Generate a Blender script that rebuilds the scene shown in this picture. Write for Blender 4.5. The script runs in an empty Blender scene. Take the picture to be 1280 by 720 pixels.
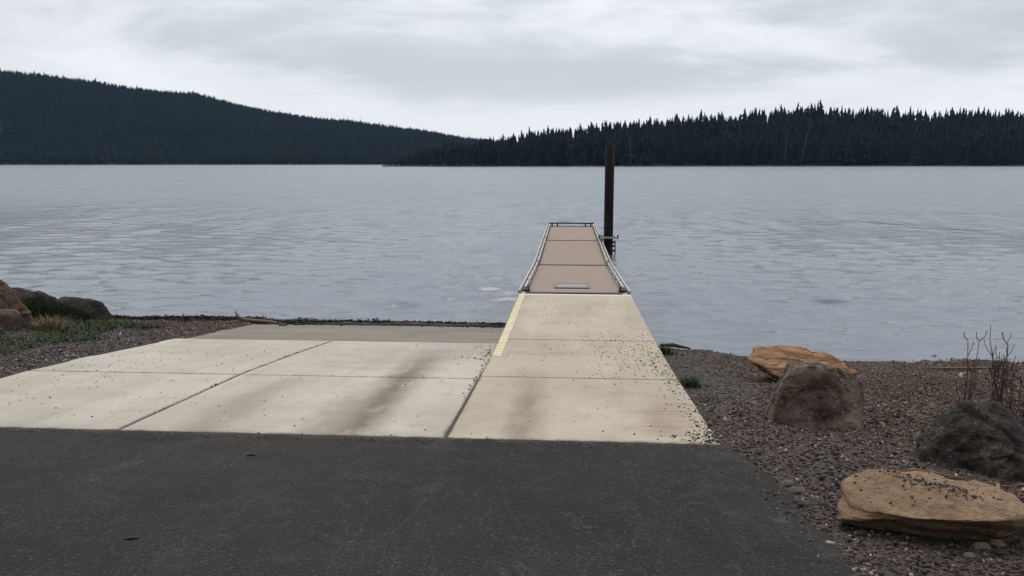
import bpy, bmesh, math, random
import numpy as np
from mathutils import Vector
from mathutils.bvhtree import BVHTree

SC = bpy.context.scene
COL = SC.collection
R = math.radians
rng = np.random.default_rng(11)
random.seed(5)

# ------------------------------------------------------------------ camera
# world: +Y runs along the dock, water level z = 0
CAM_H = 2.7
FPX = 1004.0
PITCH = math.atan(156.0 / FPX)
YAW = R(4.04)
cd = bpy.data.cameras.new('camera')
cam = bpy.data.objects.new('camera', cd)
COL.objects.link(cam)
cam.location = (0, 0, CAM_H)
cam.rotation_euler = (math.pi / 2 - PITCH, 0, YAW)
cd.sensor_width = 36
cd.lens = 36 * FPX / 1280
cd.clip_start = 0.05
cd.clip_end = 20000
SC.camera = cam

# ------------------------------------------------------------------ render look
SC.view_settings.view_transform = 'Standard'
SC.view_settings.look = 'None'
SC.view_settings.gamma = 1
SC.view_settings.use_curve_mapping = False
SC.view_settings.exposure = 0.0
SC.render.engine = 'CYCLES'
SC.cycles.use_denoising = True
SC.cycles.denoiser = 'OPENIMAGEDENOISE'
SC.cycles.denoising_input_passes = 'RGB_ALBEDO_NORMAL'
SC.cycles.denoising_prefilter = 'ACCURATE'
SC.cycles.max_bounces = 6
SC.cycles.diffuse_bounces = 3
SC.cycles.glossy_bounces = 3
SC.cycles.volume_bounces = 0
SC.cycles.sample_clamp_indirect = 6

SUN_EL, SUN_AZ = R(58), R(-14)
sd = bpy.data.lights.new('sun', 'SUN')
sd.energy = 1.0
sd.angle = R(22)
sd.color = (1.0, 0.96, 0.90)
sun = bpy.data.objects.new('sun', sd)
COL.objects.link(sun)
dsun = Vector((math.sin(SUN_AZ) * math.cos(SUN_EL), math.cos(SUN_AZ) * math.cos(SUN_EL), math.sin(SUN_EL)))
sun.rotation_euler = dsun.to_track_quat('Z', 'Y').to_euler()
sun.location = (0, 0, 60)


# ------------------------------------------------------------------ node helpers
class NT:
    def __init__(s, nt):
        s.nt = nt

    def n(s, t, **kw):
        nd = s.nt.nodes.new(t)
        for k, v in kw.items():
            setattr(nd, k, v)
        return nd

    def l(s, a, b):
        s.nt.links.new(a, b)

    def put(s, sock, v):
        if isinstance(v, bpy.types.NodeSocket):
            s.l(v, sock)
        elif isinstance(v, (tuple, list)) and len(v) == 3 and sock.type == 'RGBA':
            sock.default_value = (*v, 1)
        else:
            sock.default_value = v

    def m(s, op, a, b=0.0, c=None, clamp=False):
        nd = s.n('ShaderNodeMath', operation=op, use_clamp=clamp)
        s.put(nd.inputs[0], a)
        s.put(nd.inputs[1], b)
        if c is not None:
            s.put(nd.inputs[2], c)
        return nd.outputs[0]

    def mix(s, f, a, b, mode='MIX'):
        nd = s.n('ShaderNodeMix', data_type='RGBA', blend_type=mode)
        s.put(nd.inputs[0], f)
        s.put(nd.inputs[6], a)
        s.put(nd.inputs[7], b)
        return nd.outputs[2]

    def ramp(s, f, lo, hi, a=0.0, b=1.0):
        nd = s.n('ShaderNodeMapRange', interpolation_type='SMOOTHSTEP')
        s.put(nd.inputs[0], f)
        nd.inputs[1].default_value = lo
        nd.inputs[2].default_value = hi
        nd.inputs[3].default_value = a
        nd.inputs[4].default_value = b
        return nd.outputs[0]

    def vec(s, v, sc=(1, 1, 1), off=(0, 0, 0), rot=(0, 0, 0)):
        nd = s.n('ShaderNodeMapping')
        s.l(v, nd.inputs[0])
        nd.inputs[1].default_value = off
        nd.inputs[2].default_value = rot
        nd.inputs[3].default_value = sc
        return nd.outputs[0]

    def noise(s, v, scale, detail=4, rough=0.55, dist=0.0):
        nd = s.n('ShaderNodeTexNoise')
        s.l(v, nd.inputs['Vector'])
        nd.inputs['Scale'].default_value = scale
        nd.inputs['Detail'].default_value = detail
        nd.inputs['Roughness'].default_value = rough
        nd.inputs['Distortion'].default_value = dist
        return nd.outputs[0]

    def voro(s, v, scale, feature='F1', out='Distance', rnd=1.0):
        nd = s.n('ShaderNodeTexVoronoi', feature=feature)
        s.l(v, nd.inputs['Vector'])
        nd.inputs['Scale'].default_value = scale
        nd.inputs['Randomness'].default_value = rnd
        return nd.outputs[out]

    def bump(s, h, dist, strength=1.0, normal=None):
        nd = s.n('ShaderNodeBump')
        s.l(h, nd.inputs['Height'])
        nd.inputs['Distance'].default_value = dist
        nd.inputs['Strength'].default_value = strength
        if normal is not None:
            s.l(normal, nd.inputs['Normal'])
        return nd.outputs[0]


def new_mat(name):
    m = bpy.data.materials.new(name)
    m.use_nodes = True
    m.node_tree.nodes.clear()
    t = NT(m.node_tree)
    out = t.n('ShaderNodeOutputMaterial')
    p = t.n('ShaderNodeBsdfPrincipled')
    t.l(p.outputs[0], out.inputs[0])
    co = t.n('ShaderNodeTexCoord').outputs['Object']
    return m, t, p, co


# ------------------------------------------------------------------ sky
w = bpy.data.worlds.new('World')
SC.world = w
w.use_nodes = True
w.node_tree.nodes.clear()
t = NT(w.node_tree)
wo = t.n('ShaderNodeOutputWorld')
sky = t.n('ShaderNodeTexSky', sky_type='NISHITA')
sky.sun_disc = False
sky.sun_elevation = SUN_EL
sky.sun_rotation = SUN_AZ
bg1 = t.n('ShaderNodeBackground')
t.l(sky.outputs[0], bg1.inputs[0])
bg1.inputs[1].default_value = 0.08
dirv = t.n('ShaderNodeTexCoord').outputs['Generated']
sep = t.n('ShaderNodeSeparateXYZ')
t.l(dirv, sep.inputs[0])
z = t.m('MAXIMUM', sep.outputs[2], 0.0)
# overcast deck: brighter overhead, bands of darker cloud above a bright gap over the hills
base = t.m('ADD', t.m('MULTIPLY_ADD', z, 0.35, 0.69), t.m('MULTIPLY', t.m('MAXIMUM', t.m('SUBTRACT', z, 0.17), 0.0), 2.5))
den = t.m('ADD', z, 0.10)
px_ = t.m('DIVIDE', sep.outputs[0], den)
py_ = t.m('DIVIDE', sep.outputs[1], den)
cb = t.n('ShaderNodeCombineXYZ')
t.l(px_, cb.inputs[0])
t.l(py_, cb.inputs[1])
cn1 = t.noise(t.vec(cb.outputs[0], (0.30, 0.24, 1), (2.0, 0.35, 0)), 1.0, 5, 0.5, 0.3)
cn2 = t.noise(t.vec(dirv, (1, 1, 4.6), (0.74, 0.2, 0.31)), 2.5, 8, 0.57, 0.35)
cl = t.m('ADD', t.m('MULTIPLY', cn1, 0.42), t.m('MULTIPLY', cn2, 0.58))
cl = t.m('ADD', cl, t.m('MULTIPLY_ADD', t.m('MINIMUM', z, 0.25), 0.42, -0.035))
dark = t.ramp(cl, 0.44, 0.57)
lightp = t.ramp(cl, 0.45, 0.36)
# the darker cloud base only begins some degrees above the horizon
lift = t.ramp(t.m('ADD', z, t.m('MULTIPLY', t.m('SUBTRACT', cn2, 0.5), 0.10)), 0.045, 0.115)
dark = t.m('MULTIPLY', dark, lift)
shade = t.m('ADD', t.m('MULTIPLY_ADD', dark, -0.29, 1.08), t.m('MULTIPLY', lightp, 0.10))
# the deck is thinner and brighter towards the hidden sun over the lake
side = t.m('MAXIMUM', t.m('MULTIPLY_ADD', sep.outputs[1], 0.47, 0.72), 0.25)
lum = t.m('MULTIPLY', t.m('MULTIPLY', base, shade), side)
tint = t.mix(dark, (0.965, 1.0, 1.03), (0.93, 0.985, 1.05))
sc_ = t.n('ShaderNodeVectorMath', operation='SCALE')
t.l(tint, sc_.inputs[0])
t.l(lum, sc_.inputs[3])
bg2 = t.n('ShaderNodeBackground')
t.l(sc_.outputs[0], bg2.inputs[0])
bg2.inputs[1].default_value = 1.0
mx = t.n('ShaderNodeMixShader')
mx.inputs[0].default_value = 0.95
t.l(bg1.outputs[0], mx.inputs[1])
t.l(bg2.outputs[0], mx.inputs[2])
t.l(mx.outputs[0], wo.inputs[0])


# ------------------------------------------------------------------ geometry helpers
CA, SA = math.cos(YAW), math.sin(YAW)
CP, SP = math.cos(PITCH), math.sin(PITCH)


def c2w(xc, yc):
    """horizontal camera frame (right, ahead) -> world"""
    return xc * CA - yc * SA, yc * CA + xc * SA


def at_h(x, y, h):
    """point of the photograph (1280 wide) on the level z = h"""
    v = y - 360
    tt = (CAM_H - h) / (FPX * SP + v * CP)
    return c2w(tt * (x - 640), tt * (FPX * CP - v * SP))


def az_el(x, y):
    v = y - 360
    dx, dy, dz = x - 640, FPX * CP - v * SP, -(FPX * SP + v * CP)
    return math.atan2(dx, dy), dz / math.hypot(dx, dy)


def hash3(i, j, k, seed=0):
    i = np.asarray(i, dtype=np.int64)
    n = (i * 374761393 + j * 668265263 + k * 2147483647 + seed * 1274126177) & 0xFFFFFFFF
    n = ((n ^ (n >> 13)) * 1274126177) & 0xFFFFFFFF
    n = ((n ^ (n >> 16)) * 2246822519) & 0xFFFFFFFF
    return ((n ^ (n >> 15)) & 0xFFFFFF) / float(0xFFFFFF)


def vnoise(p, seed=0):
    f = np.floor(p).astype(np.int64)
    u = p - f
    u = u * u * u * (u * (u * 6 - 15) + 10)
    r = 0
    for a in (0, 1):
        for b in (0, 1):
            for c in (0, 1):
                wgt = (u[:, 0] if a else 1 - u[:, 0]) * (u[:, 1] if b else 1 - u[:, 1]) * (u[:, 2] if c else 1 - u[:, 2])
                r = r + wgt * hash3(f[:, 0] + a, f[:, 1] + b, f[:, 2] + c, seed)
    return r * 2 - 1


def fbm(p, oct=4, seed=0, gain=0.5):
    s, a = 0, 1.0
    for o in range(oct):
        s = s + a * vnoise(p * (2.03 ** o) + 17.3 * o, seed + o)
        a *= gain
    return s


def np_mesh(name, verts, faces, mat=None, parent=None, col=None, smooth=False):
    """verts (n,3), faces (m,k) with one k"""
    verts = np.asarray(verts, dtype=np.float32)
    faces = np.asarray(faces, dtype=np.int32)
    me = bpy.data.meshes.new(name)
    me.vertices.add(len(verts))
    me.vertices.foreach_set('co', verts.ravel())
    k = faces.shape[1]
    me.loops.add(faces.size)
    me.loops.foreach_set('vertex_index', faces.ravel())
    me.polygons.add(len(faces))
    me.polygons.foreach_set('loop_start', np.arange(0, faces.size, k, dtype=np.int32))
    me.polygons.foreach_set('loop_total', np.full(len(faces), k, dtype=np.int32))
    me.update(calc_edges=True)
    me.validate()
    if smooth:
        me.polygons.foreach_set('use_smooth', np.ones(len(faces), dtype=bool))
    if col is not None:
        at = me.attributes.new('tone', 'FLOAT_COLOR', 'POINT')
        c4 = np.ones((len(verts), 4), dtype=np.float32)
        c4[:, :3] = col
        at.data.foreach_set('color', c4.ravel())
    ob = bpy.data.objects.new(name, me)
    if mat:
        me.materials.append(mat)
    COL.objects.link(ob)
    if parent:
        ob.parent = parent
    return ob


def bm_obj(name, bm, mat, parent=None, smooth=False):
    me = bpy.data.meshes.new(name)
    bmesh.ops.recalc_face_normals(bm, faces=bm.faces)
    bm.to_mesh(me)
    bm.free()
    me.materials.append(mat)
    if smooth:
        for p in me.polygons:
            p.use_smooth = True
    ob = bpy.data.objects.new(name, me)
    COL.objects.link(ob)
    if parent:
        ob.parent = parent
    return ob


def empty(name, loc, rz=0):
    o = bpy.data.objects.new(name, None)
    o.empty_display_size = 0.2
    o.location = loc
    o.rotation_euler = (0, 0, rz)
    COL.objects.link(o)
    return o


def tag(o, label=None, cat=None, group=None, kind=None):
    if label:
        o['label'] = label
    if cat:
        o['category'] = cat
    if group:
        o['group'] = group
    if kind:
        o['kind'] = kind
    return o


def add_box(bm, c, s, bev=0.0, rot=None):
    r = bmesh.ops.create_cube(bm, size=1.0)
    vs = r['verts']
    bmesh.ops.scale(bm, vec=s, verts=vs)
    if bev > 0:
        es = list({e for v in vs for e in v.link_edges})
        rb = bmesh.ops.bevel(bm, geom=es, offset=bev, segments=2, affect='EDGES', profile=0.6)
        vs = list({v for f in rb['faces'] for v in f.verts} | {v for v in vs if v.is_valid})
    if rot is not None:
        bmesh.ops.rotate(bm, verts=vs, cent=(0, 0, 0), matrix=rot)
    bmesh.ops.translate(bm, vec=c, verts=vs)
    return vs


def add_tube(bm, pts, rad, seg=8):
    """tapered tube through pts with radius per point"""
    rings = []
    n = len(pts)
    pts = [Vector(p) for p in pts]
    for i, p in enumerate(pts):
        d = (pts[min(i + 1, n - 1)] - pts[max(i - 1, 0)]).normalized()
        a = d.orthogonal().normalized() if abs(d.z) > 0.9 else d.cross(Vector((0, 0, 1))).normalized()
        b = d.cross(a)
        r = rad[i] if isinstance(rad, (list, tuple)) else rad
        rings.append([bm.verts.new(p + a * (r * math.cos(2 * math.pi * k / seg)) + b * (r * math.sin(2 * math.pi * k / seg)))
                      for k in range(seg)])
    for i in range(n - 1):
        for k in range(seg):
            bm.faces.new((rings[i][k], rings[i][(k + 1) % seg], rings[i + 1][(k + 1) % seg], rings[i + 1][k]))
    bm.faces.new(rings[0][::-1])
    bm.faces.new(rings[-1])


# ------------------------------------------------------------------ ground profile (metres above the water)
RAMP_Y = [-60, -4, 0, 5.09, 7.15, 8.6, 10.1, 12.6, 13.4, 20, 40, 200, 6000]
RAMP_Z = [1.15, 1.08, 1.05, 0.89, 0.735, 0.58, 0.40, 0.11, 0.0, -0.8, -3.0, -8, -9]
WALK_Y = [5.09, 6.1, 7.15, 8.1, 10.0, 12.85]
WALK_Z = [0.89, 0.822, 0.76, 0.712, 0.655, 0.61]
RIGHT_Y = [-60, -4, 0, 5.0, 7.0, 9.0, 11.2, 13, 20, 40, 200, 6000]
RIGHT_Z = [1.15, 1.07, 1.04, 0.86, 0.67, 0.37, 0.0, -0.28, -0.9, -3, -8, -9]
XL, XJ, XM, XR = -5.2, -3.08, -0.81, 1.01
Y0, Y1, Y2, Y3 = 5.10, 7.15, 10.1, 12.75
YE = 12.85


def ramp_z(y):
    return np.interp(y, RAMP_Y, RAMP_Z)


def walk_z(y):
    return np.interp(y, WALK_Y, WALK_Z)


def asph_edge(y):
    return np.interp(y, [-60, 0, 3.2, 4.3, 4.65, 4.9, 5.09], [1.33, 1.31, 1.27, 1.21, 1.17, 1.09, 1.02])


def sstep(x, a, b):
    u = np.clip((x - a) / (b - a), 0, 1)
    return u * u * (3 - 2 * u)


def ground_raw(X, Y):
    X = np.asarray(X, float)
    Y = np.asarray(Y, float)
    shift = np.interp(X, [1.0, 1.5, 2.6, 4.0, 6.3, 12], [-0.55, -0.5, -0.05, 0.2, -0.1, 0.3])
    zr = np.interp(Y + shift, RIGHT_Y, RIGHT_Z)
    zl = ramp_z(Y)
    zl = zl + 0.16 * sstep(-X, 5.6, 7.6) * sstep(Y, 6, 8.5) * (1 - sstep(Y, 11.2, 12.9))
    k = sstep(X, -0.6, 0.9)
    zz = zl * (1 - k) + zr * k
    far = 1 / (1 + ((np.abs(X) + np.abs(Y - 8)) / 60.0) ** 2)
    P = np.stack([X, Y, np.zeros_like(X)], -1).reshape(-1, 3)
    nz = (fbm(P * 1.1, 3, 3) * 0.022 + fbm(P * 6.0, 3, 9) * 0.009).reshape(X.shape)
    return zz + nz * far


def ground(X, Y):
    X = np.asarray(X, float)
    Y = np.asarray(Y, float)
    zz = ground_raw(X, Y)
    # gravel lies a little under the paving's edge and drops below it
    e = 0.05
    on_ramp = (X > XL + e) & (X < XM + 0.02) & (Y > Y0 - 0.2) & (Y < Y3 - e)
    on_walk = (X > XM - 0.02) & (X < XR - e) & (Y > Y0 - 0.2) & (Y < YE - e)
    on_asph = (X < asph_edge(np.minimum(Y, 5.09)) - e) & (Y < Y0) & (X > -13.9)
    zz = np.where(on_ramp, np.minimum(zz, ramp_z(Y) - 0.14), zz)
    zz = np.where(on_walk, np.minimum(zz, walk_z(Y) - 0.14), zz)
    zz = np.where(on_asph, np.minimum(zz, ramp_z(Y) - 0.10), zz)
    return zz


def gz(x, y):
    return float(ground(np.array([x]), np.array([y]))[0])


def grid_lines(fine0, fine1, step, lo, hi, grow=1.22):
    a = list(np.arange(fine0, fine1 + step / 2, step))
    s = step
    while a[-1] < hi:
        s *= grow
        a.append(a[-1] + s)
    s = step
    b = []
    p = fine0
    while p > lo:
        s *= grow
        p -= s
        b.append(p)
    return np.array(b[::-1] + a)


def grid_mesh(name, xs, ys, zf, mat, smooth=True):
    X, Y = np.meshgrid(xs, ys)
    Z = zf(X, Y)
    V = np.stack([X, Y, Z], -1).reshape(-1, 3)
    nx, ny = len(xs), len(ys)
    i = np.arange(nx - 1)[None, :] + nx * np.arange(ny - 1)[:, None]
    F = np.stack([i, i + 1, i + 1 + nx, i + nx], -1).reshape(-1, 4)
    return np_mesh(name, V, F, mat, smooth=smooth)


# ------------------------------------------------------------------ materials
def mat_gravel_ground():
    m, t, p, co = new_mat('gravel_ground')
    big = t.noise(co, 0.9, 4)
    fine = t.noise(co, 22, 5, 0.65)
    cell = t.voro(co, 62, 'F1', 'Color')
    cs = t.n('ShaderNodeSeparateColor')
    t.l(cell, cs.inputs[0])
    c = t.mix(t.ramp(big, 0.35, 0.65), (0.046, 0.031, 0.022), (0.031, 0.021, 0.015))
    c = t.mix(t.m('MULTIPLY', t.ramp(cs.outputs[0], 0.55, 1.0), 0.55), c, (0.10, 0.085, 0.075))
    c = t.mix(t.m('MULTIPLY', t.ramp(fine, 0.42, 0.7), 0.5), c, (0.022, 0.017, 0.015))
    t.put(p.inputs['Base Color'], c)
    p.inputs['Roughness'].default_value = 0.9
    d = t.voro(co, 62)
    hh = t.m('ADD', t.m('MULTIPLY', d, -0.9), t.m('MULTIPLY', fine, 0.5))
    t.l(t.bump(hh, 0.016, 1.0), p.inputs['Normal'])
    return m


def mat_tone(name, rough=0.85, bump=0.004, scale=60, spec=0.3):
    """surface whose colour is the piece's own (attribute 'tone')"""
    m, t, p, co = new_mat(name)
    a = t.n('ShaderNodeAttribute', attribute_name='tone')
    n = t.noise(co, scale, 3, 0.6)
    c = t.mix(t.m('MULTIPLY', n, 0.5), a.outputs['Color'], (0.02, 0.018, 0.016))
    t.put(p.inputs['Base Color'], c)
    p.inputs['Roughness'].default_value = rough
    p.inputs['Specular IOR Level'].default_value = spec
    if bump:
        t.l(t.bump(n, bump), p.inputs['Normal'])
    return m


def mat_asphalt():
    m, t, p, co = new_mat('asphalt')
    big = t.noise(co, 0.55, 5, 0.6)
    mid = t.noise(co, 3.2, 5, 0.65)
    agg = t.voro(co, 95, 'F1', 'Color')
    cs = t.n('ShaderNodeSeparateColor')
    t.l(agg, cs.inputs[0])
    fine = t.noise(co, 48, 4, 0.75)
    c = t.mix(t.ramp(big, 0.36, 0.64), (0.0148, 0.0118, 0.0100), (0.0240, 0.0193, 0.0165))
    c = t.mix(t.m('MULTIPLY', t.ramp(mid, 0.5, 0.72), 0.55), c, (0.041, 0.037, 0.034))
    c = t.mix(t.m('MULTIPLY', t.ramp(mid, 0.46, 0.28), 0.6), c, (0.011, 0.0095, 0.0088))
    dk = t.noise(t.vec(co, (0.8, 2.2, 1), (0.4, 0.2, 0)), 1.3, 5, 0.65)
    c = t.mix(t.m('MULTIPLY', t.ramp(dk, 0.56, 0.70), 0.7), c, (0.0095, 0.0085, 0.0082))
    c = t.mix(t.m('MULTIPLY', t.ramp(cs.outputs[1], 0.90, 1.0), 0.45), c, (0.085, 0.075, 0.065))
    c = t.mix(t.m('MULTIPLY', t.ramp(cs.outputs[2], 0.45, 0.0), 0.6), c, (0.008, 0.007, 0.007))
    c = t.mix(t.m('MULTIPLY', t.ramp(fine, 0.58, 0.72), 0.4), c, (0.045, 0.038, 0.033))
    c = t.mix(t.m('MULTIPLY', t.ramp(fine, 0.44, 0.32), 0.6), c, (0.007, 0.0065, 0.0065))
    # faint pale scuff lines and dusty patches
    sc = t.noise(t.vec(co, (1.5, 0.5, 1), rot=(0, 0, 0.5)), 1.6, 6, 0.7, 1.4)
    ln = t.m('ABSOLUTE', t.m('SUBTRACT', sc, 0.52))
    pale = t.m('MULTIPLY', t.ramp(ln, 0.012, 0.0), t.ramp(fine, 0.40, 0.62))
    c = t.mix(t.m('MULTIPLY', pale, 0.6), c, (0.075, 0.066, 0.058))
    # worn line of bare aggregate along the right edge
    s2 = t.n('ShaderNodeSeparateXYZ')
    t.l(co, s2.inputs[0])
    ex = t.m('ABSOLUTE', t.m('SUBTRACT', t.m('ADD', s2.outputs[0], t.m('MULTIPLY', mid, 0.10)), 1.13))
    ed = t.m('MULTIPLY', t.ramp(ex, 0.05, 0.0), t.ramp(t.noise(co, 7, 4, 0.7), 0.45, 0.65))
    c = t.mix(t.m('MULTIPLY', ed, 0.5), c, (0.09, 0.083, 0.075))
    # silt along the joint with the concrete
    sy = t.m('MULTIPLY', t.ramp(s2.outputs[1], 4.98, 5.09), t.ramp(t.noise(co, 9, 4, 0.7), 0.42, 0.62))
    c = t.mix(t.m('MULTIPLY', sy, 0.4), c, (0.075, 0.062, 0.05))
    t.put(p.inputs['Base Color'], c)
    p.inputs['Roughness'].default_value = 0.92
    p.inputs['Specular IOR Level'].default_value = 0.25
    hh = t.m('ADD', t.m('MULTIPLY', t.voro(co, 62), -0.7), t.m('ADD', t.m('MULTIPLY', fine, 0.6), t.m('MULTIPLY', mid, 0.8)))
    t.l(t.bump(hh, 0.011, 1.0), p.inputs['Normal'])
    return m


def mat_concrete(name, wet=False, walk=False):
    m, t, p, co = new_mat(name)
    s = t.n('ShaderNodeSeparateXYZ')
    t.l(co, s.inputs[0])
    X, Y = s.outputs[0], s.outputs[1]
    big = t.noise(co, 0.7, 5, 0.6)
    mid = t.noise(co, 4.0, 6, 0.65)
    fine = t.noise(co, 70, 4, 0.7)
    broom = t.noise(t.vec(co, (2.0, 46, 1)), 1.0, 4, 0.6)
    grain = t.noise(co, 28, 3, 0.7)
    if wet:
        a, b = (0.19, 0.148, 0.102), (0.115, 0.094, 0.067)
    elif walk:
        a, b = (0.375, 0.318, 0.246), (0.305, 0.252, 0.19)
    else:
        a, b = (0.40, 0.355, 0.297), (0.315, 0.271, 0.218)
    c = t.mix(t.ramp(big, 0.3, 0.7), a, b)
    c = t.mix(t.m('MULTIPLY', t.ramp(mid, 0.48, 0.75), 0.45), c, tuple(v * 0.70 for v in a))
    wash = t.noise(t.vec(co, (2.6, 0.45, 1)), 1.0, 5, 0.6)
    c = t.mix(t.m('MULTIPLY', t.ramp(wash, 0.50, 0.72), 0.45), c, tuple(v * q for v, q in zip(a, (0.66, 0.61, 0.56))))
    c = t.mix(t.m('MULTIPLY', t.ramp(wash, 0.46, 0.30), 0.35), c, tuple(min(0.6, v * 1.15) for v in a))
    c = t.mix(t.m('MULTIPLY', t.ramp(broom, 0.55, 0.8), 0.22), c, tuple(v * 0.6 for v in a))
    c = t.mix(t.m('MULTIPLY', t.ramp(fine, 0.6, 0.8), 0.25), c, tuple(v * 0.5 for v in a))
    c = t.mix(t.m('MULTIPLY', t.ramp(grain, 0.56, 0.75), 0.40), c, tuple(v * 0.62 for v in a))
    c = t.mix(t.m('MULTIPLY', t.ramp(t.voro(co, 34, 'F1', 'Distance'), 0.10, 0.02), t.m('MULTIPLY', t.ramp(mid, 0.45, 0.6), 0.6)), c, (0.13, 0.10, 0.075))

    def stain(x0, y0, y1, wd, amt, colr, skew=0.0, fade=0.5):
        nonlocal c
        xx = t.m('SUBTRACT', X, x0)
        if skew:
            xx = t.m('SUBTRACT', xx, t.m('MULTIPLY', t.m('SUBTRACT', Y, y0), skew))
        xx = t.m('ADD', xx, t.m('MULTIPLY', t.m('SUBTRACT', mid, 0.5), wd * 0.7))
        mk = t.ramp(t.m('ABSOLUTE', xx), wd, 0.0)
        mk = t.m('MULTIPLY', mk, t.m('MULTIPLY', t.ramp(Y, y0 - fade * 0.3, y0 + 0.1), t.ramp(Y, y1 + fade, y1 - fade)))
        mk = t.m('MULTIPLY', mk, t.ramp(t.noise(t.vec(co, (3, 1.2, 1), (x0, y0, 0)), 1.5, 5, 0.65), 0.20, 0.52))
        c = t.mix(t.m('MULTIPLY', mk, amt), c, colr)

    def jdirt(coord, at, wdt, amt):
        nonlocal c
        q = t.m('ABSOLUTE', t.m('SUBTRACT', t.m('ADD', coord, t.m('MULTIPLY', t.m('SUBTRACT', mid, 0.5), wdt)), at))
        q = t.m('MULTIPLY', t.ramp(q, wdt, 0.0), t.ramp(t.noise(co, 5.5, 5, 0.7), 0.40, 0.60))
        c = t.mix(t.m('MULTIPLY', q, amt), c, (0.10, 0.078, 0.058))
    if not wet:
        for at, wdt, amt in ((XM, 0.05, 0.85), (XJ, 0.035, 0.8)):
            jdirt(X, at, wdt, amt)
        for at, wdt, amt in ((Y1, 0.03, 0.7), (9.1, 0.03, 0.6), (5.10, 0.06, 0.8)):
            jdirt(Y, at, wdt, amt)
        blot = t.noise(co, 1.9, 6, 0.7, 0.4)
        c = t.mix(t.m('MULTIPLY', t.ramp(blot, 0.54, 0.70), 0.40), c, (0.235, 0.185, 0.135))
        lines = t.noise(t.vec(co, (1.3, 22, 1), (1.7, 0.2, 0)), 1.0, 5, 0.65)
        c = t.mix(t.m('MULTIPLY', t.ramp(lines, 0.58, 0.72), t.ramp(Y, 7.4, 5.3, 0.12, 0.45)), c, (0.19, 0.148, 0.11))
    if not wet and not walk:
        stain(-1.47, 4.9, 8.6, 0.30, 0.95, (0.125, 0.094, 0.07), -0.02, 1.8)
        stain(-1.72, 4.9, 6.6, 0.28, 0.60, (0.18, 0.14, 0.11), 0.0, 0.8)
        stain(-2.55, 4.9, 7.0, 0.30, 0.65, (0.20, 0.165, 0.13), 0.0, 0.8)
        stain(-3.7, 4.9, 5.6, 0.4, 0.25, (0.2, 0.165, 0.13), 0.0, 0.5)
        stain(-1.35, 8.2, 9.6, 0.35, 0.30, (0.22, 0.18, 0.14), 0.05, 0.7)
        sh = t.m('MULTIPLY', t.ramp(Y, 5.32, 5.10), t.ramp(t.noise(co, 3.1, 4, 0.65), 0.35, 0.65))
        c = t.mix(t.m('MULTIPLY', sh, 0.35), c, (0.15, 0.12, 0.095))
    if walk:
        stain(-0.30, 4.9, 7.0, 0.22, 0.70, (0.15, 0.115, 0.088), 0.0, 0.9)
        stain(0.70, 5.3, 6.3, 0.30, 0.60, (0.20, 0.13, 0.085), 0.05, 0.5)
        sm = t.m('MULTIPLY', t.ramp(t.m('ABSOLUTE', t.m('SUBTRACT', Y, 8.35)), 0.16, 0.0), t.ramp(t.m('ABSOLUTE', t.m('SUBTRACT', X, -0.28)), 0.55, 0.1))
        sm = t.m('MULTIPLY', sm, t.ramp(broom, 0.40, 0.62))
        c = t.mix(t.m('MULTIPLY', sm, 0.7), c, (0.14, 0.105, 0.08))
        s3 = t.m('MULTIPLY', t.ramp(t.noise(t.vec(co, (1.2, 16, 1)), 1.0, 5, 0.65), 0.50, 0.66), t.ramp(X, 0.15, 0.85))
        s3 = t.m('MULTIPLY', s3, t.ramp(Y, 6.9, 5.9))
        c = t.mix(t.m('MULTIPLY', s3, 0.75), c, (0.15, 0.095, 0.06))
        lip = t.ramp(Y, 12.70, 12.76)
        c = t.mix(t.m('MULTIPLY', lip, 0.8), c, (0.60, 0.54, 0.46))
    if wet:
        al = t.noise(t.vec(co, (0.6, 7, 1)), 1.0, 5, 0.6)
        c = t.mix(t.m('MULTIPLY', t.ramp(al, 0.45, 0.65), 0.6), c, (0.075, 0.075, 0.055))
        c = t.mix(t.m('MULTIPLY', t.ramp(al, 0.42, 0.30), 0.5), c, (0.24, 0.21, 0.165))
        c = t.mix(t.m('MULTIPLY', t.ramp(Y, 11.4, 12.7), 0.45), c, (0.09, 0.08, 0.065))
    t.put(p.inputs['Base Color'], c)
    p.inputs['Roughness'].default_value = 0.8 if not wet else 0.6
    p.inputs['Specular IOR Level'].default_value = 0.25
    hh = t.m('ADD', t.m('MULTIPLY', fine, 0.5), t.m('ADD', t.m('MULTIPLY', broom, 0.5), mid))
    t.l(t.bump(hh, 0.003, 0.8), p.inputs['Normal'])
    return m


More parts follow.
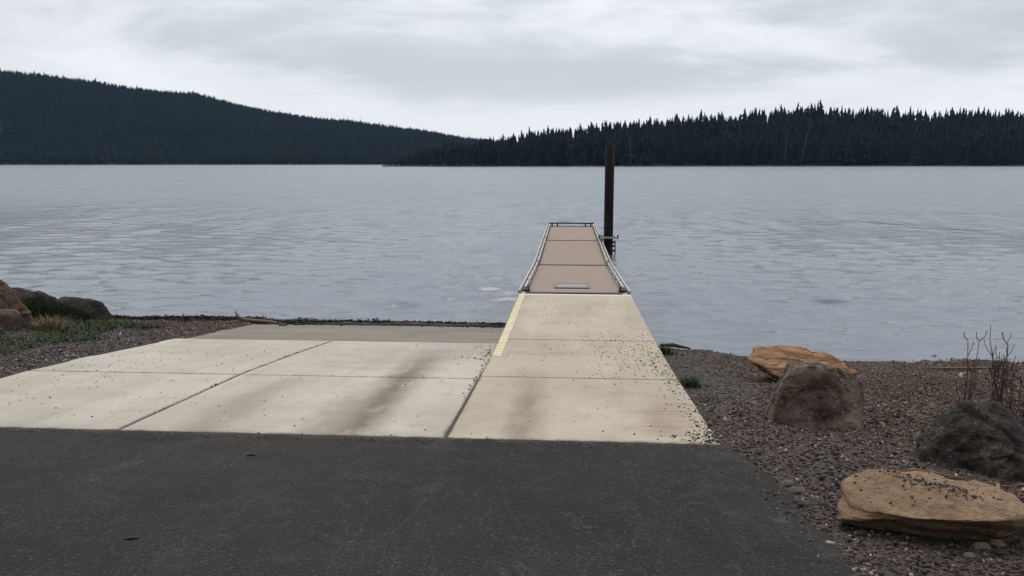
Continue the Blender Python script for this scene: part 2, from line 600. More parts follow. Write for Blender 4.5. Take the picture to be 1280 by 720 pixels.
def mat_rock(name, c1, c2, c3, scale=3.0, bump=0.03, layered=0.0, speck=None, rough=0.9, crack=0.35):
    m, t, p, co = new_mat(name)
    v = co
    if layered:
        v = t.vec(co, (1, 1, 1 + layered))
    a = t.noise(v, scale, 6, 0.6, 0.4)
    b = t.noise(v, scale * 4.5, 6, 0.68)
    f = t.noise(co, scale * 22, 4, 0.7)
    c = t.mix(t.ramp(a, 0.33, 0.67), c1, c2)
    c = t.mix(t.m('MULTIPLY', t.ramp(b, 0.48, 0.72), 0.75), c, c3)
    c = t.mix(t.m('MULTIPLY', t.ramp(f, 0.52, 0.75), 0.4), c, tuple(x * 0.4 for x in c1))
    if speck:
        k = t.m('MULTIPLY', t.ramp(t.noise(co, scale * 9, 5, 0.75), 0.52, 0.64), t.ramp(t.noise(co, scale * 0.8, 3), 0.40, 0.58))
        c = t.mix(t.m('MULTIPLY', k, 0.8), c, speck)
    t.put(p.inputs['Base Color'], c)
    p.inputs['Roughness'].default_value = rough
    p.inputs['Specular IOR Level'].default_value = 0.25
    cr = t.m('ABSOLUTE', t.m('SUBTRACT', t.noise(v, scale * 1.4, 4, 0.6, 0.8), 0.5))
    hh = t.m('ADD', t.m('ADD', t.m('MULTIPLY', b, 0.8), t.m('MULTIPLY', f, 0.22)), t.ramp(cr, 0.0, 0.03, 0.0, crack))
    t.l(t.bump(hh, bump, 1.0), p.inputs['Normal'])
    return m


def mat_simple(name, col, rough=0.6, metal=0.0, nscale=14, var=0.35, bump=0.002, dirt=(0.05, 0.045, 0.04), stretch=(1, 1, 1), spec=0.4):
    m, t, p, co = new_mat(name)
    v = t.vec(co, stretch)
    n = t.noise(v, nscale, 5, 0.65)
    c = t.mix(t.m('MULTIPLY', t.ramp(n, 0.42, 0.75), var), col, dirt)
    t.put(p.inputs['Base Color'], c)
    p.inputs['Roughness'].default_value = rough
    p.inputs['Metallic'].default_value = metal
    p.inputs['Specular IOR Level'].default_value = spec
    if bump:
        t.l(t.bump(n, bump), p.inputs['Normal'])
    return m


def mat_water():
    m, t, p, co = new_mat('lake_water')
    n1 = t.noise(t.vec(co, (0.55, 1.0, 1), rot=(0, 0, 0.12)), 5.2, 4, 0.6, 0.3)
    n2 = t.noise(t.vec(co, (0.45, 1.0, 1), rot=(0, 0, -0.10)), 1.5, 4, 0.55, 0.2)
    n3 = t.noise(co, 0.035, 4, 0.6)
    hh = t.m('ADD', t.m('MULTIPLY', n1, 0.026), t.m('MULTIPLY', n2, 0.046))
    hh = t.m('MULTIPLY', hh, t.ramp(n3, 0.3, 0.7, 0.75, 1.2))
    s2 = t.n('ShaderNodeSeparateXYZ')
    t.l(co, s2.inputs[0])
    # ripples out on the lake are finer than their mesh: there they are roughness
    out_ = t.ramp(s2.outputs[1], 12, 70)
    n4 = t.noise(t.vec(co, (0.75, 0.55, 1), rot=(0, 0, 0.06)), 1.0, 3, 0.6, 0.5)
    n5 = t.noise(t.vec(co, (0.22, 0.13, 1), rot=(0, 0, -0.05)), 1.0, 3, 0.6, 0.5)
    crest = t.m('ADD', t.m('MULTIPLY', t.ramp(n4, 0.52, 0.72), 0.15), t.m('MULTIPLY', t.ramp(n5, 0.52, 0.72), 0.40))
    hh = t.m('ADD', hh, t.m('MULTIPLY', crest, t.ramp(s2.outputs[1], 20, 60, 0.0, 1.0)))
    t.put(p.inputs['Roughness'], t.m('MULTIPLY_ADD', out_, 0.20, 0.06))
    t.put(p.inputs['Base Color'], (0.082, 0.095, 0.116))
    p.inputs['IOR'].default_value = 1.333
    t.l(t.bump(hh, 1.0, 1.0), p.inputs['Normal'])
    return m


def mat_foliage(name, c1, c2):
    m, t, p, co = new_mat(name)
    a = t.n('ShaderNodeAttribute', attribute_name='tone')
    oi = t.n('ShaderNodeObjectInfo')
    r = t.m('MULTIPLY_ADD', oi.outputs['Random'], 0.5, 0.0)
    k = t.m('ADD', t.m('MULTIPLY', a.outputs['Fac'], 0.6), r, clamp=True)
    t.put(p.inputs['Base Color'], t.mix(k, c1, c2))
    p.inputs['Roughness'].default_value = 0.9
    p.inputs['Specular IOR Level'].default_value = 0.1
    return m


M = dict(
    ground=mat_gravel_ground(),
    pebble=mat_tone('pebble_stone'),
    chips=mat_tone('wood_chips', 0.95, 0.002, 90, 0.15),
    blades=mat_tone('grass_blade', 0.7, 0, 20, 0.2),
    asphalt=mat_asphalt(),
    ramp=mat_concrete('ramp_concrete'),
    wet=mat_concrete('damp_concrete', wet=True),
    walk=mat_concrete('walkway_concrete', walk=True),
    water=mat_water(),
    sand=mat_rock('orange_sandstone', (0.25, 0.130, 0.066), (0.31, 0.168, 0.088), (0.15, 0.08, 0.045), 5, 0.03, 3.0),
    tan=mat_rock('tan_sandstone', (0.275, 0.172, 0.102), (0.20, 0.12, 0.07), (0.13, 0.08, 0.05), 4.5, 0.04, 1.2, (0.34, 0.25, 0.17), crack=0.10),
    grey=mat_rock('grey_brown_stone', (0.085, 0.064, 0.051), (0.17, 0.113, 0.08), (0.042, 0.033, 0.028), 4, 0.035, 0, (0.2, 0.17, 0.14)),
    basalt=mat_rock('dark_basalt', (0.034, 0.026, 0.0205), (0.062, 0.047, 0.036), (0.015, 0.0125, 0.0115), 6, 0.06, 0, (0.17, 0.165, 0.15)),
    rust=mat_rock('rust_brown_stone', (0.13, 0.075, 0.045), (0.065, 0.047, 0.037), (0.20, 0.10, 0.05), 3, 0.04),
    deck=mat_simple('deck_board', (0.222, 0.158, 0.120), 0.75, 0, 5, 0.30, 0.001, (0.165, 0.115, 0.088), (1.0, 0.25, 1), 0.25),
    alu=mat_simple('weathered_aluminium', (0.33, 0.305, 0.275), 0.55, 0.2, 9, 0.55, 0.001, (0.26, 0.22, 0.18)),
    black=mat_simple('black_rubber', (0.014, 0.014, 0.015), 0.6, 0, 20, 0.2, 0.001),
    steel=mat_simple('dark_steel', (0.010, 0.0095, 0.0105), 0.7, 0.0, 6, 0.3, 0.002, (0.018, 0.014, 0.012), (4, 4, 0.5), 0.2),
    galv=mat_simple('galvanised_steel', (0.42, 0.42, 0.41), 0.5, 0.3, 20, 0.3, 0.001, (0.15, 0.15, 0.15)),
    galvdark=mat_simple('dull_zinc', (0.12, 0.11, 0.10), 0.6, 0.3, 20, 0.3, 0.001),
    float=mat_simple('float_shell', (0.05, 0.05, 0.052), 0.6, 0, 10, 0.4),
    wood=mat_simple('driftwood', (0.15, 0.12, 0.095), 0.9, 0, 8, 0.6, 0.006, (0.05, 0.04, 0.033), (8, 8, 1)),
    darkwood=mat_simple('wet_driftwood', (0.030, 0.023, 0.019), 0.8, 0, 8, 0.5, 0.006, (0.014, 0.011, 0.01), (8, 8, 1)),
    twig=mat_simple('twig_bark', (0.085, 0.042, 0.036), 0.85, 0, 25, 0.5, 0.002, (0.03, 0.02, 0.018)),
    needles=mat_foliage('conifer_needles', (0.0100, 0.0150, 0.0178), (0.021, 0.029, 0.0295)),
    bark=mat_simple('conifer_bark', (0.10, 0.085, 0.075), 0.9, 0, 3, 0.5, 0),
    snag=mat_simple('bleached_wood', (0.13, 0.12, 0.115), 0.9, 0, 3, 0.3, 0),
    forest_floor=mat_simple('forest_floor', (0.018, 0.025, 0.019), 0.95, 0, 0.05, 0.5, 0, (0.012, 0.016, 0.013)),
)


def mat_yellow():
    m, t, p, co = new_mat('worn_yellow_paint')
    n = t.noise(co, 11, 6, 0.7)
    n2 = t.noise(co, 3.0, 4, 0.6)
    k = t.ramp(t.m('ADD', t.m('MULTIPLY', n, 0.6), t.m('MULTIPLY', n2, 0.4)), 0.42, 0.55)
    c = t.mix(k, (0.52, 0.45, 0.20), (0.40, 0.34, 0.24))
    c = t.mix(t.m('MULTIPLY', t.ramp(t.noise(co, 40, 4), 0.55, 0.75), 0.4), c, (0.2, 0.17, 0.1))
    t.put(p.inputs['Base Color'], c)
    p.inputs['Roughness'].default_value = 0.7
    return m


M['yellow'] = mat_yellow()


def mat_pile():
    m, t, p, co = new_mat('rusted_piling')
    s = t.n('ShaderNodeSeparateXYZ')
    t.l(co, s.inputs[0])
    n = t.noise(t.vec(co, (5, 5, 1.0)), 2.0, 5, 0.65)
    f = t.noise(co, 30, 4, 0.7)
    c = t.mix(t.ramp(n, 0.45, 0.65), (0.0095, 0.0090, 0.0100), (0.022, 0.015, 0.012))
    c = t.mix(t.m('MULTIPLY', t.ramp(f, 0.55, 0.75), 0.5), c, (0.035, 0.028, 0.024))
    wl = t.ramp(t.m('ADD', s.outputs[2], t.m('MULTIPLY', t.m('SUBTRACT', n, 0.5), 0.2)), 0.34, 0.22)
    c = t.mix(t.m('MULTIPLY', wl, 0.6), c, (0.032, 0.032, 0.026))
    t.put(p.inputs['Base Color'], c)
    p.inputs['Roughness'].default_value = 0.75
    p.inputs['Specular IOR Level'].default_value = 0.2
    t.l(t.bump(f, 0.002), p.inputs['Normal'])
    return m


M['pile'] = mat_pile()

# ------------------------------------------------------------------ the setting: ground, water, paving
xs = grid_lines(-9.0, 7.5, 0.055, -5200, 5200)
ys = grid_lines(1.8, 14.0, 0.055, -300, 5600)
g = grid_mesh('gravel_ground', xs, ys, ground, M['ground'])
tag(g, 'brown gravel bank sloping down into the lake on both sides of the boat ramp', 'ground', kind='structure')


def wave(X, Y):
    """wind ripples coming in towards the ramp, dying out with the mesh spacing"""
    r = np.random.default_rng(4)
    Z = np.zeros_like(X)
    for i in range(17):
        lam = 0.26 * (1.11 ** i)
        for q in range(2):
            ang = r.normal(0.08, 0.34)
            ph = r.uniform(0, 6.28)
            kx, ky = math.sin(ang) * 2 * math.pi / lam, math.cos(ang) * 2 * math.pi / lam
            amp = 0.040 * lam / 6.283 * r.uniform(0.6, 1.25)
            dist = np.hypot(X, Y)
            keep = 1 - sstep(dist, 26 * lam, 60 * lam)
            bend = 1.1 * np.sin(0.23 * X * (1 + 0.3 * q) + 0.17 * Y + i) + 0.7 * np.sin(0.61 * X - 0.3 * Y + 2.1 * i)
            Z += amp * keep * np.sin(kx * X + ky * Y + ph + bend)
    P = np.stack([X, Y, np.zeros_like(X)], -1).reshape(-1, 3)
    gust = (0.85 + 0.55 * fbm(P * 0.07, 3, 21)).reshape(X.shape)
    shore = 0.35 + 0.65 * sstep(Y, 11.0, 16.0)
    return Z * np.clip(gust, 0.3, 1.5) * shore


wx = grid_lines(-15, 15, 0.09, -5000, 5000, 1.03)
wy_ = [10.2]
while wy_[-1] < 5500:
    wy_.append(wy_[-1] + max(0.05, (wy_[-1] - 9.0) ** 1.35 * 0.0036))
wx2 = []
for v in wx:
    wx2.append(v)
wtr = grid_mesh('lake_water', np.array(wx2), np.array(wy_), wave, M['water'])
tag(wtr, 'grey rippled lake water reaching from the ramp to the far wooded shore', 'water', kind='structure')

# asphalt apron
ay = np.concatenate([np.arange(-60, -4, 4.0), np.arange(-4, 3, 0.25), np.arange(3, 5.0, 0.06), [5.06, 5.092]])
rows = []
V, F = [], []
NX = 90
for j, y in enumerate(ay):
    er = float(asph_edge(y)) + (0.018 * math.sin(y * 9.1) + 0.012 * math.sin(y * 23.7 + 1) if y < 4.95 else 0)
    xx = er - (er + 14.0) * (np.linspace(0, 1, NX) ** 2.2)
    zz = ramp_z(np.full(NX, y)) + 0.0
    zz = zz + fbm(np.stack([xx, np.full(NX, y), np.zeros(NX)], -1) * 0.6, 3, 5) * 0.008 * (1 if y < 4.9 else 0)
    zz[0] -= 0.035
    zz[1] -= 0.006
    V.append(np.stack([xx, np.full(NX, y), zz], -1))
V.append(V[-1] - np.array([0, 0, 0.12]))
V = np.array(V)
nr = len(V)
skirt = V[:, 0, :] - np.array([-0.01, 0, 0.15])
V = np.concatenate([skirt[:, None, :], V], 1)
NX += 1
i = np.arange(NX - 1)[None, :] + NX * np.arange(nr - 1)[:, None]
F = np.stack([i + 1, i, i + NX, i + 1 + NX], -1).reshape(-1, 4)
asph = np_mesh('asphalt_road', V.reshape(-1, 3), F, M['asphalt'], smooth=True)
tag(asph, 'dark worn asphalt apron in front of the concrete ramp', 'road', kind='structure')


def slab(bm, x0, x1, y0, y1, zf, depth=0.25, step=0.25, bev=0.008, edge_z=None):
    n = max(2, int((y1 - y0) / step))
    ysl = [y0, y0 + bev] + [y0 + (y1 - y0) * k / n for k in range(1, n)] + [y1 - bev, y1]
    secs = []
    for k, y in enumerate(ysl):
        zt = float(zf(y))
        end = bev if k in (0, len(ysl) - 1) else 0
        pts = [(x0, zt - depth), (x0, zt - bev - end), (x0 + bev, zt - end), (x1 - bev, zt - end), (x1, zt - bev - end), (x1, zt - depth)]
        secs.append([bm.verts.new((px, y, pz)) for px, pz in pts])
    for a, b in zip(secs[:-1], secs[1:]):
        for k in range(6):
            bm.faces.new((a[k], a[(k + 1) % 6], b[(k + 1) % 6], b[k]))
    bm.faces.new(secs[0])
    bm.faces.new(secs[-1][::-1])


g_, gl_ = 0.009, 0.014
bm = bmesh.new()
for xa, xb in ((XL, XJ - gl_), (XJ + gl_, XM - gl_)):
    slab(bm, xa, xb, Y0, Y1 - g_, ramp_z)
    slab(bm, xa, xb, Y1 + g_, Y2, ramp_z)
rampo = bm_obj('boat_ramp', bm, M['ramp'])
tag(rampo, 'pale concrete boat ramp of four slabs sloping to the water', 'ramp', kind='structure')
bm = bmesh.new()
slab(bm, XL, XM - gl_, Y2 + 0.012, Y3, lambda y: ramp_z(y) - 0.022)
slab(bm, XL, XM - gl_, Y3 + 0.012, 19.5, lambda y: ramp_z(y) - 0.03)
lo = bm_obj('lower_ramp', bm, M['wet'])
tag(lo, 'damp darker concrete strip at the foot of the ramp by the water', 'ramp', kind='structure')
bm = bmesh.new()
slab(bm, XM + gl_, XR, Y0, Y1 - g_, walk_z, 0.3)
slab(bm, XM + gl_, XR, Y1 + g_, 9.1 - g_, walk_z, 0.5)
slab(bm, XM + gl_, XR, 9.1 + g_, YE, walk_z, 1.6)
wk = bm_obj('concrete_walkway', bm, M['walk'])
tag(wk, 'concrete walkway slabs leading out to the dock beside the ramp', 'walkway', kind='structure')
# painted stripe, a thin sheet on the walkway
V, F = [], []
yy = np.linspace(8.12, 12.82, 60)
for k, y in enumerate(yy):
    e0 = XM + 0.028 + 0.001 * math.sin(y * 13)
    e1 = XM + 0.122 + 0.002 * math.sin(y * 7.7 + 1)
    zt = float(walk_z(y)) + 0.004
    V += [(e0, y, zt), (e1, y, zt)]
    if k:
        F.append((2 * k - 2, 2 * k - 1, 2 * k + 1, 2 * k))
st = np_mesh('painted_stripe', V, F, M['yellow'])
tag(st, 'worn yellow safety stripe painted along the walkway edge', 'painted line', kind='structure')

# ------------------------------------------------------------------ far shores
def far_hill(name, az, r0, r1, r2, H, label, mat, seed, nr=26):
    """land rising from its shore (r0) to a crest of height H (r1) and falling behind (r2); arrays over azimuth"""
    V = []
    rr = np.concatenate([np.linspace(-0.02, 1, nr), np.linspace(1.08, 2, 8)])
    for a, ra, rb, rc, h in zip(az, r0, r1, r2, H):
        dx, dy = c2w(math.sin(a), math.cos(a))
        for u in rr:
            if u <= 1:
                d = ra + (rb - ra) * u
                zz = h * (0.35 * u + 0.65 * (u * u * (3 - 2 * u))) if u > 0 else -3
                zz += 0.6 if u > 0 else 0
            else:
                d = rb + (rc - rb) * (u - 1)
                q = u - 1
                zz = h * (1 - q * q * (3 - 2 * q)) + 0.6
            V.append((dx * d, dy * d, zz))
    V = np.array(V)
    n1, n2 = len(az), len(rr)
    rel = np.clip(V[:, 2] / 40.0, 0, 1)
    V[:, 2] += rel * fbm(V * np.array([0.006, 0.006, 0]), 3, seed) * 6.0
    i = np.arange(n2 - 1)[None, :] + n2 * np.arange(n1 - 1)[:, None]
    F = np.stack([i, i + 1, i + 1 + n2, i + n2], -1).reshape(-1, 4)
    ob = np_mesh(name, V, F, mat, smooth=True)
    tag(ob, label, 'hill', kind='structure')
    return ob


LTREE = 20.0
ridge = [(-900, 168), (-600, 140), (-300, 108), (-120, 92), (0, 91), (50, 93), (100, 98), (150, 108), (200, 111), (250, 115), (275, 123), (340, 137), (400, 148),
         (460, 152), (500, 157), (540, 164), (580, 171), (640, 177), (700, 182), (800, 190), (950, 199)]
ra = [az_el(x, y) for x, y in ridge]
laz = np.linspace(ra[0][0], ra[-1][0], 150)
lel = np.interp(laz, [a for a, e in ra], [e for a, e in ra])
lr0 = np.full_like(laz, 1500.0) + 40 * np.sin(laz * 9)
lr1 = np.interp(laz, [-0.9, -0.3, 0.0, 0.3], [2400, 2350, 2100, 2050])
lr2 = lr1 + 700
lH = np.maximum(4, lel * lr1 + CAM_H - LTREE * 0.88)
far_hill('far_hill', laz, lr0, lr1, lr2, lH, 'distant wooded hill descending from the left across the lake', M['forest_floor'], 40)

RTREE = 27.0
rtop = [(478, 207), (500, 205.5), (515, 203), (535, 197), (560, 190), (600, 180), (650, 170), (700, 164), (750, 160), (800, 154), (850, 148), (900, 142), (950, 138),
        (1000, 135), (1050, 136), (1100, 137), (1150, 140), (1200, 139), (1250, 137), (1300, 136), (1450, 140), (1700, 150), (2100, 160)]
rta = [az_el(x, y) for x, y in rtop]
raz = np.linspace(rta[0][0], rta[-1][0], 160)
rel_ = np.interp(raz, [a for a, e in rta], [e for a, e in rta])
rr0 = np.interp(raz, [-0.16, -0.05, 0.1, 0.3, 0.57, 0.9], [640, 650, 690, 780, 900, 1000])
rr1 = rr0 + np.interp(raz, [-0.16, -0.05, 0.1, 0.5], [50, 90, 130, 170])
rr2 = rr1 + 240
rH = np.maximum(0.8, rel_ * rr1 + CAM_H - RTREE * 0.90)
far_hill('far_shore', raz, rr0, rr1, rr2, rH, 'wooded far shore rising to the right across the lake', M['forest_floor'], 60)


def land_z(ob):
    me = ob.data
    bvh = BVHTree.FromPolygons([v.co[:] for v in me.vertices], [p.vertices[:] for p in me.polygons])

    def f(x, y):
        h = bvh.ray_cast(Vector((x, y, 900)), Vector((0, 0, -1)))
        return h[0].z if h[0] is not None else None
    return f


def conifer(layers, pts, seed, wid, taper=1.0, low=0.12, rag=0.35):
    """unit-high crown: overlapping ragged skirts of drooping boughs"""
    r = np.random.default_rng(seed)
    V, F, T = [], [], []
    for k in range(layers):
        u = k / (layers - 1)
        z0 = low + (0.965 - low) * u
        rad = wid * (1 - u) ** taper * r.uniform(0.72, 1.2) + 0.008
        hgt = (1.0 - low) / layers * r.uniform(1.7, 2.4)
        ap = len(V)
        V.append((r.normal(0, 0.004), r.normal(0, 0.004), min(1.0, z0 + hgt)))
        T.append(r.uniform(0, 1))
        off = r.uniform(0, 6.28)
        cx, cy = r.normal(0, wid * 0.08), r.normal(0, wid * 0.08)
        n = pts * 2
        for q in range(n):
            a = off + 2 * math.pi * q / n
            rr = rad * (r.uniform(0.75, 1.0 + rag) if q % 2 == 0 else r.uniform(0.30, 0.55))
            V.append((cx + rr * math.cos(a), cy + rr * math.sin(a), z0 - (0.028 if q % 2 == 0 else -0.012) * r.uniform(0.5, 1.3)))
            T.append(r.uniform(0, 1))
        for q in range(n):
            F.append((ap, ap + 1 + q, ap + 1 + (q + 1) % n))
    return np.array(V), np.array(F), np.array(T)


def trunk_mesh(h=0.5, r=0.013):
    bm = bmesh.new()
    add_tube(bm, [(0, 0, -0.02), (0, 0, 0.12), (0, 0, h)], [r * 1.3, r, r * 0.4], 6)
    return bm


def forest(name, pos, hts, protos, mat, label, seed):
    r = np.random.default_rng(seed)
    VV, FF, TT = [], [], []
    base = 0
    which = r.integers(0, len(protos), len(pos))
    for k, (V, F, T) in enumerate(protos):
        idx = np.where(which == k)[0]
        if not len(idx):
            continue
        a = r.uniform(0, 6.28, len(idx))
        ws = r.uniform(0.8, 1.3, len(idx))
        h = hts[idx]
        ca, sa = np.cos(a), np.sin(a)
        X = (V[None, :, 0] * ca[:, None] - V[None, :, 1] * sa[:, None]) * (h * ws)[:, None] + pos[idx, 0][:, None]
        Y = (V[None, :, 0] * sa[:, None] + V[None, :, 1] * ca[:, None]) * (h * ws)[:, None] + pos[idx, 1][:, None]
        Z = V[None, :, 2] * h[:, None] + pos[idx, 2][:, None]
        VV.append(np.stack([X, Y, Z], -1).reshape(-1, 3))
        FF.append((F[None] + (np.arange(len(idx)) * len(V))[:, None, None]).reshape(-1, 3) + base)
        tone = np.clip(T[None] * 0.5 + r.uniform(0, 0.6, len(idx))[:, None] - 0.05, 0, 1)
        TT.append(tone.reshape(-1))
        base += len(idx) * len(V)
    VV, FF, TT = np.concatenate(VV), np.concatenate(FF), np.concatenate(TT)
    ob = np_mesh(name, VV, FF, mat, col=np.repeat(TT[:, None], 3, 1))
    tag(ob, label, 'forest', kind='stuff')
    return ob


def scatter_polar(az, ra, rb, spacing, zf, seed):
    r = np.random.default_rng(seed)
    out = []
    a0, a1 = az[0], az[-1]
    rm = float(np.max(rb))
    d = float(np.min(ra))
    while d < rm:
        n = int((a1 - a0) * d / spacing)
        aa = a0 + (a1 - a0) * (np.arange(n) + r.uniform(-0.45, 0.45, n)) / n
        dd = d + r.uniform(-0.5, 0.5, n) * spacing
        lo_, hi_ = np.interp(aa, az, ra), np.interp(aa, az, rb)
        for a, q in zip(aa[(dd > lo_) & (dd < hi_)], dd[(dd > lo_) & (dd < hi_)]):
            x, y = c2w(math.sin(a) * q, math.cos(a) * q)
            zz = zf(x, y)
            if zz is not None:
                out.append((x, y, zz, a, q))
        d += spacing
    return np.array(out)


hill_f = land_z(bpy.data.objects['far_hill'])
shore_f = land_z(bpy.data.objects['far_shore'])
# the far hill: one wood that reads as a mass
sel = (laz > -0.66) & (laz < 0.12)
pl = scatter_polar(laz[sel], (lr0 + 6)[sel], (lr1 + 60)[sel], 7.4, hill_f, 3)
r = np.random.default_rng(8)
hts = LTREE * r.uniform(0.62, 1.12, len(pl)) * np.where(r.uniform(0, 1, len(pl)) < 0.04, 1.25, 1.0)
forest('hill_forest', pl[:, :3] - np.array([0, 0, 0.6]), hts, [conifer(6, 4, s, 0.21, 0.9, 0.10) for s in range(5)], M['needles'],
       'dark conifer forest covering the distant hill on the left', 5)
# the right-hand shore: nearest trees are things, the wood behind them a mass
sel = raz < 0.80
pr = scatter_polar(raz[sel], (rr0 + 3)[sel], (rr1 + 30)[sel], 5.2, shore_f, 13)
r = np.random.default_rng(28)
depth = pr[:, 4] - np.interp(pr[:, 3], raz, rr0)
hts = RTREE * r.uniform(0.62, 1.06, len(pr))
hts = np.where(r.uniform(0, 1, len(pr)) < 0.07, RTREE * r.uniform(1.04, 1.18, len(pr)), hts)
hts *= 1 + 0.16 * fbm(pr[:, :3] * np.array([0.045, 0.045, 0]), 3, 91)
hts *= np.interp(pr[:, 3], [az_el(q, 207)[0] for q in (490, 520, 560, 620, 730)], [0.10, 0.42, 0.68, 0.84, 1.0])
hts = np.where(depth < 14, hts * r.uniform(0.55, 0.95, len(pr)), hts)
inview = (pr[:, 3] < az_el(1290, 207)[0]) & (pr[:, 3] > az_el(492, 207)[0])
order = np.argsort(np.where(inview, depth, 1e6))
front = order[:300]
rest = order[300:]
forest('shore_forest', pr[rest, :3] - np.array([0, 0, 0.6]), hts[rest],
       [conifer(9, 5, 50 + s, (0.15, 0.175, 0.20)[s % 3], 0.95, 0.14) for s in range(8)], M['needles'],
       'dense dark conifer forest behind the front trees on the right shore', 15)
protos = []
for s in range(6):
    V, F, T = conifer(10, 6, 90 + s, (0.15, 0.175, 0.20)[s % 3], 0.95, 0.13)
    c = np_mesh('crown', V, F, M['needles'], col=np.repeat((T * 0.6)[:, None], 3, 1))
    tk = bm_obj('trunk', trunk_mesh(), M['bark'])
    protos.append((c, tk))
used = set()
for q, k in enumerate(front):
    c, tk = protos[q % 6]
    root = empty('conifer_tree', (pr[k, 0], pr[k, 1], pr[k, 2] - 0.5), random.uniform(0, 6.28))
    hh = float(hts[k])
    wv = random.uniform(0.85, 1.25)
    root.scale = (hh * wv, hh * wv, hh)
    root.empty_display_size = 0.02
    tag(root, 'dark conifer tree in the front row along the right far shoreline', 'tree', 'conifers in front along the right far shore')
    for ch in (c, tk):
        if q < 6:
            ch.parent = root
        else:
            cc = ch.copy()
            cc.parent = root
            COL.objects.link(cc)
# bleached dead trunks standing out of the wood
for (x, yb, yt, lean, lab) in ((787, 206, 168, 0.0, 'thin upright pale dead trunk at the forest edge behind the dock piling'),
                               (981, 206, 163, 0.0, 'pale upright dead trunk in the right forest, beside the leaning one'),
                               (1001, 200, 152, 0.20, 'pale dead trunk leaning to the right in the middle of the right forest')):
    a = az_el(x, yb)[0]
    d = float(np.interp(a, raz, rr0)) + 3
    wx_, wy2 = c2w(math.sin(a) * d, math.cos(a) * d)
    z0 = max(0.5, (204.0 - yb) / FPX * d + CAM_H)
    h = (yb - yt) / FPX * d
    root = empty('dead_tree', (wx_, wy2, 0.3))
    tag(root, lab, 'dead tree', 'dead trunks in the right forest')
    bm = bmesh.new()
    z0 -= 0.5
    add_tube(bm, [(0, 0, -1), (lean * h * 0.5, -0.3, z0 + h * 0.5), (lean * h, 0, z0 + h)], [0.22, 0.18, 0.06], 7)
    bm_obj('trunk', bm, M['snag'], root)
    bm = bmesh.new()
    for b in range(7):
        u = 0.4 + 0.08 * b
        a2 = b * 2.4
        p0 = Vector((lean * h * u, 0, z0 + h * u))
        add_tube(bm, [p0, p0 + Vector((math.cos(a2) * 1.6, math.sin(a2) * 1.6, 0.5))], [0.07, 0.02], 5)
    bm_obj('branches', bm, M['snag'], root)

# ------------------------------------------------------------------ air
bm = bmesh.new()
add_box(bm, (0, 1500, 200), (7200, 4600, 430))
mh = bpy.data.materials.new('haze')
mh.use_nodes = True
mh.node_tree.nodes.clear()
th = NT(mh.node_tree)
ho = th.n('ShaderNodeOutputMaterial')
pv = th.n('ShaderNodeVolumePrincipled')
pv.inputs['Color'].default_value = (0.34, 0.62, 1.0, 1)
pv.inputs['Density'].default_value = 0.000022
th.l(pv.outputs[0], ho.inputs['Volume'])
hz = bm_obj('haze', bm, mh)
hz.location.z = 0
for v in hz.data.vertices:
    v.co.z = -12.0 if v.co.z < 200 else 415.0
tag(hz, 'thin grey blue haze in the air over the lake', 'haze', kind='stuff')

# ------------------------------------------------------------------ the dock
dock = empty('boat_dock', (0.10, YE + 0.06, 0.0))
tag(dock, 'long floating boat dock with brown deck panels and pale side rails', 'dock')
HW = 0.91
secs = [(0.0, 5.50, 0.615, 0.375, 'gangway'), (5.54, 11.52, 0.375, 0.37, 'float'), (11.56, 17.1, 0.37, 0.37, 'float')]
rail_z = 0.085
bracket_mesh = None


def sloped_box(bm, x0, x1, ya, yb, za, zb, th, lift=0.0):
    vs = []
    for y, zt in ((ya, za), (yb, zb)):
        for xq, zq in ((x0, zt + lift), (x1, zt + lift), (x1, zt + lift - th), (x0, zt + lift - th)):
            vs.append(bm.verts.new((xq, y, zq)))
    for a in ((0, 1, 2, 3), (7, 6, 5, 4), (0, 4, 5, 1), (1, 5, 6, 2), (2, 6, 7, 3), (3, 7, 4, 0)):
        bm.faces.new([vs[i] for i in a])


